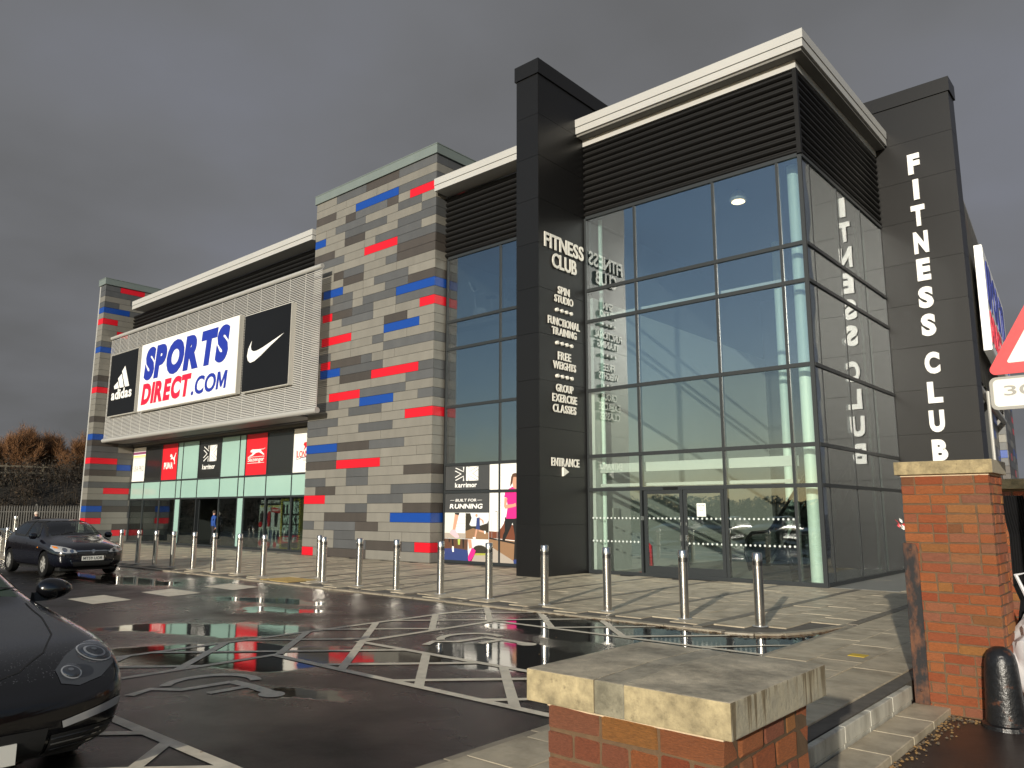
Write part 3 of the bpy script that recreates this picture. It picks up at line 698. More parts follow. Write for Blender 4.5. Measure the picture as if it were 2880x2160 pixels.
# escalator rising into the building
es = MB(); ex0, ex1 = -2.15, -1.05
prof = [(1.0, 0.0), (1.0, 0.35), (2.0, 0.35), (9.6, 4.75), (11.0, 4.75), (11.0, 4.1), (9.9, 4.1), (2.9, 0.0)]
es.prism(prof, ex0+0.12, ex1-0.12, 'x', M_BLK); ES = es.build('escalator', bld)
for xs_ in (ex0+0.03, ex1-0.03):
    hr = [(xs_, 0.85, 0.25), (xs_, 0.66, 0.6), (xs_, 0.75, 0.95), (xs_, 1.05, 1.1), (xs_, 2.0, 1.12), (xs_, 2.3, 1.22), (xs_, 9.4, 5.3), (xs_, 9.9, 5.5), (xs_, 11.0, 5.5)]
    bb = MB(); bb.tube(hr, 0.045, 8, mat('handrail_rubber', (0.012, 0.012, 0.012), 0.35)); bb.build('handrail', ES, smooth=True)
    bb = MB(); bb.prism([(0.8, 0.2), (0.8, 1.05), (2.0, 1.07), (9.5, 5.3), (10.9, 5.4), (10.9, 4.75), (9.6, 4.75), (2.0, 0.35)], xs_-0.006, xs_+0.006, 'x', G_WALL); bb.build('balustrade_glass', ES)
# pendant dish lamps and a fire point
M_LAMPON = mat('lamp_glow', (1, 0.85, 0.6), 0.5, emit=((1.0, 0.72, 0.40), 6.0))
M_DISH = mat('lamp_dish', (0.35, 0.36, 0.33), 0.4)
for (x, y, z) in ((-2.0, 0.95, 9.66),):
    l_ = thing('pendant_lamp', 'lit round pendant lamp behind the top corner glass' if x > -3 else 'second dimmer pendant lamp deeper inside the glass corner', 'lamp', (x, y, z))
    bb = MB(); bb.lathe([(0.03, 0.26), (0.10, 0.24), (0.19, 0.12), (0.23, 0.0), (0.20, -0.02)], 20, (0, 0, 0), 'z', M_DISH); bb.build('lamp_shade', l_, smooth=True)
    bb = MB(); bb.lathe([(0.02, 0.0), (0.15, -0.02), (0.17, -0.04), (0.1, -0.07), (0.01, -0.08)], 16, (0, 0, -0.01), 'z', M_LAMPON); bb.build('bulb', l_, smooth=True)
    bb = MB(); bb.tube([(0, 0, 0.25), (0, 0, 9.99-z)], 0.008, 6, M_FRAME); bb.build('cord', l_)
M_FIRE = mat('fire_red', (0.55, 0.012, 0.015), 0.35)
fs_ = thing('fire_extinguisher', 'red fire extinguisher on a red stand inside the glass entrance', 'extinguisher', (-5.05, 0.9, 0.004))
b = MB(); b.prism([(-0.16, 0.0), (0.16, 0.0), (0.13, 0.70), (0.02, 0.80), (-0.10, 0.80)], 0.10, 0.14, 'y', M_FIRE); b.box(-0.16, 0.16, -0.1, 0.14, 0, 0.03, M_FIRE); b.build('stand', fs_)
b = MB(); b.lathe([(0.07, 0.03), (0.075, 0.05), (0.075, 0.42), (0.05, 0.48), (0.02, 0.50)], 16, (0.04, 0.0, 0), 'z', M_FIRE); b.build('cylinder', fs_, smooth=True)
b = MB(); b.box(0.0, 0.10, -0.02, 0.02, 0.50, 0.56, M_BACK); b.tube([(0.04, -0.02, 0.53), (-0.03, -0.08, 0.42), (-0.03, -0.09, 0.2)], 0.012, 6, M_BACK); b.build('valve_hose', fs_)
b = MB(); b.box(-6.10, -6.05, 0.9, 1.2, 1.45, 1.72, M_DISH); b.build('alarm_panel', bld)

# ---- glazing between the main tower and the left fin, gym behind
b = MB(); b.box(-12.36, -7.04, 0.42, 0.5, -0.012, 0.02, M_FRAME); MG = b.build('glazed_bay', bld)
MX = [-12.28, -9.86, -7.07]; MZ = [0.0, 2.24, 3.12, 5.03, 6.98, 7.93, 10.18]
curtain_front(MX, MZ, 0.4, G_UP, MG, skip={(0, 0), (1, 0), (0, 1), (1, 1)})
b = MB(); b.box(-12.27, -7.04, 0.52, 6.0, 7.72, 7.88, M_CEIL); b.build('gym_floor', bld)
b = MB(); b.box(-12.33, -7.04, 6.0, 6.1, 3.1, 10.3, M_INT); b.box(-12.33, -12.28, 0.52, 6.0, 0, 10.3, M_WHITEW); b.box(-12.28, -7.04, 0.9, 0.98, 3.1, 7.7, mat('office_blind', (0.045, 0.06, 0.085), 0.7)); b.build('interior_wall', bld)
b = MB(); b.box(-12.33, -7.04, 0.52, 6.0, 10.2, 10.3, M_CEIL); b.build('ceiling', bld)
bk = thing('exercise_bike', 'pale exercise bike behind the upper window beside the clad tower', 'exercise bike', (-11.15, 1.15, 7.88), R(200))
M_BIKE = mat('bike_grey', (0.45, 0.46, 0.47), 0.4)
b = MB(); b.tube([(-0.5, 0, 0.05), (0.5, 0, 0.05)], 0.04, 6, M_BIKE); b.tube([(-0.5, -0.25, 0.04), (-0.5, 0.25, 0.04)], 0.035, 6, M_BIKE); b.tube([(0.5, -0.25, 0.04), (0.5, 0.25, 0.04)], 0.035, 6, M_BIKE); b.tube([(-0.25, 0, 0.05), (-0.15, 0, 0.85)], 0.035, 6, M_BIKE); b.tube([(0.35, 0, 0.05), (0.45, 0, 1.05)], 0.04, 6, M_BIKE); b.build('frame', bk)
b = MB(); b.lathe([(0.26, -0.03), (0.26, 0.03)], 20, (0.25, 0, 0.32), 'y', M_BIKE); b.build('flywheel', bk)
b = MB(); b.prism([(-0.32, 0.85), (0.05, 0.86), (0.03, 0.91), (-0.30, 0.93)], -0.09, 0.09, 'y', M_BACK); b.build('saddle', bk)
b = MB(); b.tube([(0.2, -0.22, 1.15), (0.42, -0.2, 1.08), (0.45, 0, 1.08), (0.42, 0.2, 1.08), (0.2, 0.22, 1.15)], 0.022, 6, M_BIKE); b.build('handlebar', bk)
b = MB(); b.prism([(0.40, 1.10), (0.46, 1.10), (0.62, 1.42), (0.56, 1.45)], -0.2, 0.2, 'y', M_BIKE); b.build('display', bk)

# ---- shop front behind the mesh screen
SX = [-37.47, -35.87, -33.96, -32.22, -31.67, -30.04, -27.90, -26.25, -25.72, -23.94, -21.99, -19.9]
SZ = [0.0, 2.24, 3.16, 5.06]; SY = 0.95
b = MB(); b.box(-37.47, -19.9, SY+0.02, SY+0.1, -0.012, 0.02, M_FRAME); SF = b.build('shop_front', bld)
for x in SX: bb = MB(); bb.box(x-0.03, x+0.03, SY-0.03, SY+0.1, 0, SZ[-1], M_FRAME); bb.build('mullion', SF)
for z in SZ: bb = MB(); zc = max(z, .04); bb.box(SX[0]+0.03, SX[-1]-0.03, SY-0.04, SY+0.09, zc-0.04, zc+0.04, M_FRAME); bb.build('transom', SF)
M_BRED = mat('banner_red', (0.66, 0.015, 0.025), 0.35); M_BWHT = mat('banner_white', (0.80, 0.79, 0.74), 0.4); M_BBLK = mat('banner_black', (0.016, 0.016, 0.016), 0.25, coat=0.3)
UP = {0: M_BWHT, 1: M_BBLK, 2: M_BRED, 3: M_MINT, 4: M_MINT, 5: M_BBLK, 6: M_MINT, 7: M_MINT, 8: M_BRED, 9: M_BBLK, 10: M_BWHT}
BANNER = {}
for i in range(11):
    xa, xb = SX[i]+0.03, SX[i+1]-0.03
    if i not in (0, 2, 5, 8, 10): bb = MB(); bb.box(xa, xb, SY-0.012, SY+0.012, 3.20, 5.02, UP[i]); bb.build('spandrel_panel', SF)
    bb = MB(); bb.box(xa, xb, SY-0.012, SY+0.012, 2.28, 3.12, M_MINT); bb.build('spandrel_panel', SF)
    if i in (3, 7): bb = MB(); bb.box(xa, xb, SY-0.012, SY+0.012, 0.085, 2.20, M_MINT); bb.build('panel', SF)
    elif i != 5: bb = MB(); bb.box(xa, xb, SY-0.003, SY+0.003, 0.085, 2.20, G_SHOP); bb.build('pane', SF)
for xa in (-30.0, -27.95):      # opened sliding door leaves
    bb = MB(); bb.box(xa-0.05, xa+0.05, SY+0.12, SY+0.17, 0.0, 2.2, M_FRAME); bb.build('door_frame', SF)
b = MB(); b.box(-37.5, -19.5, SY+0.12, 8.0, -0.012, 0.004, M_INT); b.box(-37.5, -19.5, 8.0, 8.1, 0, 5, M_INT); b.box(-37.5, -19.5, SY+0.12, 8, 2.9, 3.0, M_INT); b.build('shop_interior', bld)
b = MB(); b.box(-37.5, -19.5, -0.55, SY-0.05, 5.24, 5.30, M_SOFF); b.box(-37.5, -19.5, SY-0.045, SY+0.1, 5.11, 5.3, M_SOFF); b.build('canopy_soffit', bld)
b = MB(); b.box(-37.5, -19.5, 0.47, 0.6, 5.2, 9.4, M_CEIL)
for k in range(8): b.box(-35.2+2.0*k, -34.0+2.0*k, 0.44, 0.469, 8.7, 9.3, M_FASC)
b.build('wall', bld)

# ---- mesh screen: framed panels of slats between two tubes
sc_ = MB(); sc_.tube([(-37.48, -0.7, 5.33), (-18.02, -0.7, 5.33)], 0.11, 14, M_TUBE); SCR = sc_.build('mesh_screen', bld, smooth=False)
b = MB(); b.tube([(-37.48, -0.7, 10.93), (-18.08, -0.7, 10.93)], 0.09, 14, M_TUBE); b.build('top_tube', SCR)
NP = 18; w_ = (37.46-18.1)/NP
sl_ = MB()
nsl = 76
for k in range(nsl):
    z = 5.46+k*(10.82-5.46)/nsl
    sl_.add([(0.008, -0.02, z), (w_-0.008, -0.02, z), (w_-0.008, 0.014, z+0.042), (0.008, 0.014, z+0.042), (0.008, -0.016, z-0.005), (w_-0.008, -0.016, z-0.005), (w_-0.008, 0.018, z+0.037), (0.008, 0.018, z+0.037)], [(0, 1, 2, 3), (7, 6, 5, 4), (0, 4, 5, 1), (3, 2, 6, 7)], M_SCREEN)
for x in (0.0, w_-0.008): sl_.box(x, x+0.008, 0.004, 0.022, 5.42, 10.84, M_SCREEN)
for z in (6.6, 7.9, 9.2): sl_.box(0.008, w_-0.008, 0.03, 0.06, z, z+0.03, M_FRAME)
sme = sl_.mesh('mesh_panel')
for k in range(NP): link('mesh_panel', sme, SCR, (-37.46+k*w_, -0.7, 0))
for x in (-34.5, -30, -25.5, -21, -19.9):
    bb = MB(); [box_part('bracket', (x-0.05, x+0.05, -0.63, 0.46, zb_, zb_+0.08), M_FRAME, SCR) for zb_ in (5.55, 10.5)]

# ---- side elevation beyond the right fin
b = MB(); b.box(0.6, 1.62, 7.06, 32, 0, 10.9, M_BACK); SW = b.build('side_wall', bld)
rr = random.Random(77); n_ = 0; stf = MB()
for r in range(34):
    y = 7.07
    while y < 31.9:
        w = rr.choice((1.2, 1.8, 2.4)); y2 = min(y+w, 31.9); k = rr.choices('LMDRB', (4, 5, 3, .6, .8))[0]
        stf.box(1.621, 1.65, y+g_, y2-g_, r*PITCH+g_, (r+1)*PITCH-g_, PM[k]); y = y2
tag(stf.build('panel', SW), kind='stuff')
b = MB(); b.box(1.66, 1.9, 19.0, 24, 0, 11.0, M_BACK); b.box(1.66, 1.96, 18.9, 24.1, 11.01, 11.3, M_CAP); tw2 = b.build('cladding_tower', bld)
stf = MB()
for r in range(35):
    y = 19.0; ks = 0
    while y < 24: y2 = min(y+rr.choice((0.62, 1.24, 1.86)), 24); k = rr.choices('LMDRB', (3, 5, 4, 1.0, .9))[0]; stf.box(1.901, 1.93, y+g_, y2-g_, r*.314+g_, (r+1)*.314-g_, PM[k]); y = y2
    k = rr.choices('LMDRB', (3, 5, 4, 1.0, .9))[0]; stf.box(1.66, 1.9, 18.96, 18.999, r*.314+g_, (r+1)*.314-g_, PM[k])
tag(stf.build('panel', tw2), kind='stuff')
b = MB(); b.tube([(1.9, 7.2, 5.2), (1.9, 18.8, 5.2)], 0.1, 12, M_TUBE); SCR2 = b.build('mesh_screen', bld)
b = MB(); b.tube([(1.9, 7.2, 11.0), (1.9, 18.8, 11.0)], 0.08, 12, M_TUBE); b.build('top_tube', SCR2)
for k in range(11):
    o = link('mesh_panel', sme, SCR2, (1.9, 7.25+k*w_, 0.1), (0, 0, R(90)))
b = MB(); b.tube([(2.05, 9.3, 0), (2.05, 9.3, 5.2)], 0.05, 10, M_TUBE); DPI = b.build('downpipe', bld)
SIDE_A = R(5.5); SIDE_P = Vector((2.0, 7.06, 0)); SIDE_M = Matrix.Rotation(SIDE_A, 3, 'Z')
for o_ in (SW, tw2, SCR2, DPI): o_.location = SIDE_P-SIDE_M @ SIDE_P; o_.rotation_euler = (0, 0, SIDE_A)     # the side wing runs back at a slight angle
# ================================================================== signs, banners and posters
M_SWHITE = mat('sign_white', (0.84, 0.84, 0.82), 0.35, var=0.03, vscale=0.5)
M_SBLACK = mat('sign_black', (0.0065, 0.007, 0.0085), 0.5, spec=0.2, var=0.1, vscale=0.5)
M_SBLUE = mat('sign_blue', (0.012, 0.030, 0.31), 0.4)
M_SRED = mat('sign_red', (0.75, 0.010, 0.045), 0.4)
M_SFRAME = mat('sign_frame', (0.52, 0.50, 0.45), 0.45, metal=0.2)
M_LETTER = mat('letter_ivory', (0.72, 0.69, 0.62), 0.45)
M_LETW = mat('letter_white', (0.82, 0.81, 0.78), 0.4)
M_LETSIDE = mat('letter_return', (0.03, 0.03, 0.03), 0.5)

def frame_axes(t):  # local axes of a sign: u right, v up, n out (towards -y)
    return X3, Z3, -Y3
def sign_box(name, label, x0, x1, z0, z1, y, face, depth=0.22, rz=0, side=M_SFRAME):
    t = thing(name, label, 'sign', (x0, y, z0), rz); w, h = x1-x0, z1-z0
    b = MB(); b.box(0, w, 0.012, depth, 0, h, side); b.build('cabinet', t)
    b = MB(); b.box(0.03, w-0.03, 0.0, 0.0115, 0.03, h-0.03, face); b.build('face', t)
    return t, w, h
def shapes(t, name, polys, m, w, h, d=0.012):
    for p in polys:
        b = MB(); q = [(a*w, c*h) for a, c in p]
        tt = tessellate_polygon([[Vector((a, c, 0)) for a, c in q]]); fs = []
        for f in tt:
            A, B, C = (q[i] for i in f); fs.append(tuple(f) if (B[0]-A[0])*(C[1]-A[1])-(C[0]-A[0])*(B[1]-A[1]) > 0 else tuple(reversed(f)))
        solid(b, q, fs, (0, 0, 0), X3, Z3, -Y3, 0.0, d, m); b.build(name, t, fix=False)
BARS = [[(.20, .48), (.33, .54), (.39, .43), (.22, .43)], [(.33, .59), (.455, .65), (.57, .43), (.42, .43)], [(.46, .69), (.56, .765), (.76, .43), (.61, .43)]]
SWOOSH = [(.877, .64), (.60, .52), (.40, .425), (.27, .375), (.18, .365), (.125, .40), (.10, .46), (.12, .55), (.19, .645), (.172, .57), (.19, .525), (.245, .503), (.32, .502), (.45, .527)]
def sports_letters(t, w, h):
    text_parts('SPORTS', w*0.86, h*0.49, (w*0.045, 0, h*0.44), X3, Z3, -Y3, 0.014, M_SBLUE, t, bold=0.07, shear=0.14, gap=0.035)
    text_parts('DIRECT', w*0.52, h*0.315, (w*0.04, 0, h*0.085), X3, Z3, -Y3, 0.014, M_SRED, t, bold=0.055, shear=0.14, gap=0.06)
    text_parts('.COM', w*0.325, h*0.245, (w*0.585, 0, h*0.085), X3, Z3, -Y3, 0.014, M_SBLUE, t, bold=0.026, shear=0.14, gap=0.06)
t, w, h = sign_box('sign_box', 'black sign box with three slanted white bars above a white wordmark', -36.75, -33.42, 6.52, 9.85, -0.92, M_SBLACK)
shapes(t, 'logo_bar', BARS, M_LETW, w, h); text_parts('adidas', w*0.74, h*0.165, (w*0.125, 0, h*0.255), X3, Z3, -Y3, 0.012, M_LETW, t, bold=0.03, gap=0.05)
t, w, h = sign_box('sign_box', 'large white sign box with blue and red slanted lettering on the mesh screen', -32.95, -23.55, 6.48, 9.87, -0.96, M_SWHITE)
sports_letters(t, w, h)
t, w, h = sign_box('sign_box', 'black square sign box with a white tick mark beside the clad tower', -23.18, -19.72, 6.46, 9.75, -0.92, M_SBLACK)
shapes(t, 'tick_mark', [SWOOSH], M_LETW, w, h)
t, w, h = sign_box('sign_box', 'white sign box with blue and red lettering on the side elevation', 9.0, 18.1, 6.4, 9.68, 0, M_SWHITE, rz=R(90), side=M_SWHITE)
t.location = SIDE_P+SIDE_M @ (Vector((2.30, 9.0, 6.4))-SIDE_P); t.rotation_euler = (0, 0, R(90)+SIDE_A); sports_letters(t, w, h)

# ---- raised lettering on the fins
def letters_side(t, rows, xf):
    """rows on a face looking +x: (text, y0, y1, z0, z1)"""
    for tx, y0, y1, z0, z1 in rows:
        for ch, vs, fs in layout(tx, y1-y0, z1-z0, bold=0.022, gap=0.06):
            b = MB(); solid(b, vs, fs, (0, y0, z0), Y3, Z3, X3, 0.03, 0.05, M_LETTER); solid(b, vs, fs, (0, y0, z0), Y3, Z3, X3, 0.0, 0.0299, M_LETSIDE); b.build('letter', t, fix=False)
fl = thing('fin_lettering', 'raised ivory lettering listing gym activities on the black fin beside the glass entrance', 'sign', (-6.257, 0, 0))
letters_side(fl, [('FITNESS', -1.90, -0.12, 8.63, 9.05), ('CLUB', -1.56, -0.46, 8.13, 8.55), ('SPIN', -1.32, -0.80, 7.44, 7.66), ('STUDIO', -1.47, -0.64, 7.19, 7.40),
                  ('FUNCTIONAL', -1.76, -0.35, 6.54, 6.76), ('TRAINING', -1.59, -0.50, 6.28, 6.49), ('FREE', -1.34, -0.77, 5.62, 5.84), ('WEIGHTS', -1.55, -0.55, 5.36, 5.57),
                  ('GROUP', -1.43, -0.68, 4.75, 4.96), ('EXERCISE', -1.59, -0.52, 4.47, 4.69), ('CLASSES', -1.57, -0.56, 4.19, 4.41), ('ENTRANCE', -1.65, -0.45, 2.78, 3.0)], 0)
for z in (6.98, 6.07, 5.17):
    for k in range(4):
        b = MB(); b.lathe([(0.05, 0.0), (0.05, 0.07), (0.045, 0.075)], 14, (0, -1.37+0.21*k, z), 'x', M_LETTER); b.build('dot', fl, smooth=False)
b = MB(); b.prism([(-1.17, 2.53), (-0.93, 2.645), (-1.17, 2.765)], 0.0, 0.06, 'x', M_LETTER); b.build('arrow', fl)
fr = thing('fin_lettering', 'vertical white raised lettering on the black fin right of the glass corner', 'sign', (0, 6.34, 0))
LZ = [(0.9, 1.17, 11.36, 11.94), (0.99, 1.09, 10.57, 11.15), (0.88, 1.19, 9.77, 10.36), (0.88, 1.21, 8.95, 9.56), (0.90, 1.20, 8.14, 8.75), (0.88, 1.21, 7.33, 7.92), (0.89, 1.21, 6.52, 7.12), (0.89, 1.22, 5.44, 6.02), (0.90, 1.22, 4.62, 5.18), (0.88, 1.21, 3.81, 4.38), (0.89, 1.22, 3.02, 3.57)]
for ch, (xa, xb, za, zb) in zip('FITNESSCLUB', LZ):
    for c_, vs, fs in layout(ch, xb-xa+0.05, zb-za+0.04, bold=0.058):
        b = MB(); solid(b, vs, fs, (xa-0.025, 0, za-0.02), X3, Z3, -Y3, 0.0, 0.05, M_LETW); b.build('letter', fr, fix=False)

# ---- banners over the shop doors
def banner(i, label, face):
    x0, x1 = SX[i]+0.03, SX[i+1]-0.03
    t = thing('banner', label, 'banner', (x0, SY-0.012, 3.2)); b = MB(); b.box(0, x1-x0, 0.0, 0.024, 0, 1.82, face); b.build('sheet', t)
    return t, x1-x0, 1.82
def flat(t, name, polys, m, w, h, off=0.003):
    b = MB()
    for k, p in enumerate(polys): poly_into(b, [(a*w, c*h) for a, c in p], (0, 0, 0), X3, Z3, -Y3, off+0.0006*k, m)
    return b.build(name, t, fix=False)
def flat_text(t, tx, w, h, u, v, off, m, name='lettering', **kw):
    b = MB(); text_into(b, tx, w, h, (u, 0, v), X3, Z3, -Y3, off, m, **kw); return b.build(name, t, fix=False)
def rect(a, b_, c, d): return [(a, b_), (c, b_), (c, d), (a, d)]
INK = {k: mat('ink_'+k, v, 0.45) for k, v in dict(white=(.82, .81, .78), red=(.62, .012, .02), navy=(.03, .04, .11), purple=(.22, .05, .14), yellow=(.72, .62, .05), green=(.40, .52, .10), blue=(.05, .16, .45), grey=(.30, .29, .28), black=(.014, .014, .014), brown=(.10, .05, .03), skin=(.55, .30, .20), pink=(.72, .02, .22), lpink=(.75, .45, .50), sky=(.70, .70, .70), road=(.26, .15, .08), tree=(.035, .03, .02), rust=(.16, .05, .025), gravel=(.38, .33, .28), dnavy=(.03, .05, .17), pale=(.66, .67, .60), grass=(.35, .36, .06), mint=(.62, .76, .68), olive=(.11, .10, .008), royal=(.04, .06, .30)).items()}
CAT1 = [(0, .75), (.1, .95), (.3, .85), (.45, .6), (.62, .62), (.85, 1.0), (.92, .98), (.75, .55), (.78, .35), (.82, .05), (.70, 0), (.68, .3), (.5, .45), (.35, .5), (.15, .45), (.1, .5), (.25, .62), (.12, .65), (.02, .68)]
CAT2 = [(.10, .62), (.12, .80), (.22, .93), (.35, .90), (.6, .88), (.75, .88), (.9, .90), (1.0, 1.0), (.98, .93), (.88, .83), (.72, .80), (.82, .5), (.97, .18), (.9, .12), (.75, .35), (.62, .5), (.45, .45), (.25, .12), (.05, 0), (0, .05), (.08, .12), (.2, .3), (.25, .55), (.14, .55)]
LION = [(0, .7), (.05, .95), (.2, 1.0), (.35, .9), (.45, .75), (.7, .8), (.85, .95), (1, .9), (.9, .75), (.8, .6), (.85, .3), (.8, 0), (.7, .05), (.72, .3), (.6, .4), (.45, .35), (.4, .05), (.3, 0), (.32, .25), (.2, .35), (.1, .05), (0, 0), (.08, .25), (.1, .5), (.03, .55)]
def sub(p, u0, v0, u1, v1): return [(u0+(u1-u0)*a, v0+(v1-v0)*c) for a, c in p]
def k_logo(t, w, u, v, s, sv, dark):
    """square mark of a white field with a k cut by lines, and outlined chevrons on its left"""
    b = MB(); Z_ = lambda p: [(u+a*s, v+c*sv) for a, c in p]
    for p in ([(0.02, .93), (.39, .62), (.39, 1.0)], ): pass
    for q in (stroke([(.02, .95), (.37, .66), (.37, 1.0)], .055), stroke([(.02, .05), (.37, .34), (.37, 0.0)], .055), stroke([(0, .74), (.26, .5), (0, .26)], .055), rect(.48, 0, 1.0, 1.0)): poly_into(b, Z_(q), (0, 0, 0), X3, Z3, -Y3, 0.003, INK['white'])
    for q in (stroke([(.60, 1.0), (.60, .62), (.98, .98)], .026), stroke([(.60, 0.0), (.60, .38), (.98, .02)], .026), stroke([(1.0, .78), (.76, .5), (1.0, .22)], .026)): poly_into(b, Z_(q), (0, 0, 0), X3, Z3, -Y3, 0.0042, dark)
    b.build('emblem', t, fix=False)
t, w, h = banner(0, 'white banner with a purple and yellow stripe at the left end of the shop front', M_BWHT)
for k, (c_, a, b_) in enumerate((('purple', .80, .87), ('yellow', .74, .765), ('green', .71, .725), ('blue', .68, .69))): flat(t, 'stripe', [rect(0, a, 1, b_)], INK[c_], w, h)
flat_text(t, 'USA PRO', w*.82, h*.16, w*.08, h*.30, 0.003, INK['grey'], bold=0.0)
t, w, h = banner(2, 'red banner with a white leaping cat over the shop front', M_BRED)
flat(t, 'leaping_cat', [sub(CAT1, .50, .42, .92, .74)], INK['white'], w, h); flat_text(t, 'PUMA', w*.58, h*.19, w*.14, h*.30, 0.0036, INK['white'], bold=0.05, gap=0.04)
t, w, h = banner(5, 'black banner with a white square emblem over the shop doors', M_BBLK)
k_logo(t, w, w*.20, h*.42, w*.60, h*.42, INK['black']); flat_text(t, 'karrimor', w*.58, h*.13, w*.17, h*.22, 0.003, INK['white'], bold=0.03, gap=0.05)
t, w, h = banner(8, 'red banner with a white prowling cat over the shop front', M_BRED)
flat(t, 'prowling_cat', [sub(CAT2, .12, .45, .90, .64)], INK['white'], w, h); flat(t, 'rule', [rect(.08, .435, .88, .445), rect(.08, .285, .88, .295)], INK['white'], w, h, 0.0036); flat_text(t, 'Slazenger', w*.78, h*.13, w*.09, h*.30, 0.003, INK['white'], bold=0.01, gap=0.03)
t, w, h = banner(10, 'white banner with a red lion next to the clad tower', M_BWHT)
flat(t, 'lion', [sub(LION, .35, .50, .85, .68)], INK['red'], w, h); flat_text(t, 'LONSDALE', w*.72, h*.155, w*.14, h*.335, 0.003, INK['red'], bold=0.02, gap=0.04)
flat(t, 'swash', [stroke([(.12, .50), (.13, .29), (.3, .33), (.5, .345), (.7, .33), (.9, .29)], .018)], INK['navy'], w, h); flat_text(t, 'LONDON', w*.34, h*.04, w*.36, h*.25, 0.003, INK['grey'])

# ---- sale posters inside the shop window
def poster(label, x0, x1, z0, z1, y, face):
    t = thing('poster', label, 'poster', (x0, y, z0)); b = MB(); b.box(0, x1-x0, 0.0, 0.01, 0, z1-z0, face); b.build('sheet', t); return t, x1-x0, z1-z0
t, w, h = poster('black sale poster with big pale words and a red flash in the shop window', -23.25, -21.55, 0.04, 2.2, 1.3, INK['black'])
flat(t, 'border', [rect(0, 0, .07, 1), rect(.86, 0, 1, 1), rect(.07, .94, .86, 1), rect(.07, 0, .86, .035)], INK['olive'], w, h, 0.002)
hz = []
for k in range(22): v = .02+.044*k; hz += [[(0, v), (.07, v+.022), (.07, v+.044), (0, v+.022)], [(.80, v), (.86, v+.022), (.86, v+.044), (.80, v+.022)]]
for k in range(12): u = .07+.066*k; hz += [[(u, .94), (u+.03, .94), (u+.055, .98), (u+.025, .98)], [(u, 0), (u+.03, 0), (u+.05, .035), (u+.02, .035)]]
flat(t, 'hazard_stripes', hz, INK['yellow'], w, h, 0.003)
for tx, v, hh, ww in (('THIS', .68, .24, .68), ("WEEK'S", .49, .17, .70), ('OFFER!', .30, .17, .68)): flat_text(t, tx, w*ww, h*hh, w*.095, h*v, 0.004, INK['mint'], bold=0.05, gap=0.05)
flat(t, 'red_flash', [[(-.08, .10), (.84, .15), (.84, .285), (-.08, .235)]], INK['red'], w, h, 0.0045); flat_text(t, '90% OFF', w*.62, h*.10, w*.12, h*.14, 0.006, INK['mint'], bold=0.03, gap=0.05)
t, w, h = poster('pale sale poster with rows of clothing in the shop window', -24.95, -23.27, 0.04, 2.18, 1.3, INK['pale'])
flat(t, 'header', [rect(0, .86, 1, 1)], INK['black'], w, h, 0.002); flat(t, 'hazard_stripes', [[(.05+.09*k, .82), (.10+.09*k, .82), (.13+.09*k, .86), (.08+.09*k, .86)] for k in range(10)], INK['yellow'], w, h, 0.003)
flat_text(t, "THIS WEEK'S OFFER!", w*.9, h*.065, w*.05, h*.90, 0.004, INK['white'], bold=0.03)
def garment(c_, u, v, s): return (c_, [(u, v), (u+.10*s, v), (u+.13*s, v+.24), (u+.09*s, v+.31), (u+.02*s, v+.31), (u-.03*s, v+.24)])
for c_, u, v in (('black', .06, .43), ('royal', .26, .43), ('red', .42, .43), ('sky', .58, .43), ('black', .74, .43)): flat(t, 'garment', [garment(c_, u, v, 1.2)[1]], INK[c_], w, h, 0.003)
for u in (.05, .30): flat(t, 'garment', [[(u, .08), (u+.16, .08), (u+.15, .30), (u+.10, .38), (u+.04, .36)]], INK['black'], w, h, 0.003)
flat(t, 'garment', [rect(.50, .08, .56, .36), rect(.58, .08, .64, .36)], INK['dnavy'], w, h, 0.003)
for u in (.70, .86): flat(t, 'garment', [[(u, .12), (u+.09, .12), (u+.11, .30), (u+.08, .37), (u+.03, .36), (u-.02, .25)]], INK['black'], w, h, 0.003)
for u, v in ((.0, .47), (.02, .10), (.44, .08), (.72, .08)): flat(t, 'price_roundel', [ell(u+.07, v, .085, .06, 14)], INK['red'], w, h, 0.004)
flat(t, 'footer', [rect(0, 0, 1, .06)], INK['grey'], w, h, 0.002)
flat(t, 'red_flash', [[(.58, .72), (.98, .70), (.98, .79), (.58, .82)]], INK['red'], w, h, 0.005); flat_text(t, '90% OFF', w*.34, h*.05, w*.61, h*.735, 0.0065, INK['white'], bold=0.03)

# ---- window graphics beside the fin
PY = 0.392
def vinyl(label, x0, x1, z0, z1, face):
    t = thing('window_poster', label, 'poster', (x0, PY, z0)); b = MB(); b.box(0, x1-x0, 0.0, 0.012, 0, z1-z0, face); b.build('sheet', t); return t, x1-x0, z1-z0
M_VG = mat('vinyl_grey', (0.055, 0.057, 0.058), 0.35)
t, w, h = vinyl('dark window poster with a white square emblem beside the clad tower', -12.25, -10.30, 2.30, 3.07, M_VG)
k_logo(t, w, w*.23, h*.37, w*.53, h*.58, M_VG); flat_text(t, 'karrimor', w*.50, h*.20, w*.23, h*.10, 0.003, INK['white'], bold=0.03, gap=0.05)
t, w, h = vinyl('dark window poster with white running slogan above the small photographs', -12.25, -10.30, 1.585, 2.19, M_VG)
flat_text(t, 'BUILT FOR', w*.48, h*.14, w*.245, h*.57, 0.003, INK['white'], bold=0.012, shear=0.2); flat(t, 'rule', [rect(.12, .63, .22, .645), rect(.745, .63, .85, .645)], INK['white'], w, h); flat_text(t, 'RUNNING', w*.74, h*.25, w*.11, h*.20, 0.003, INK['white'], bold=0.03, shear=0.2)
def zp(x, y): return (-10.29+(x-667)*0.002975, 3.1-(y-95)*0.00219)
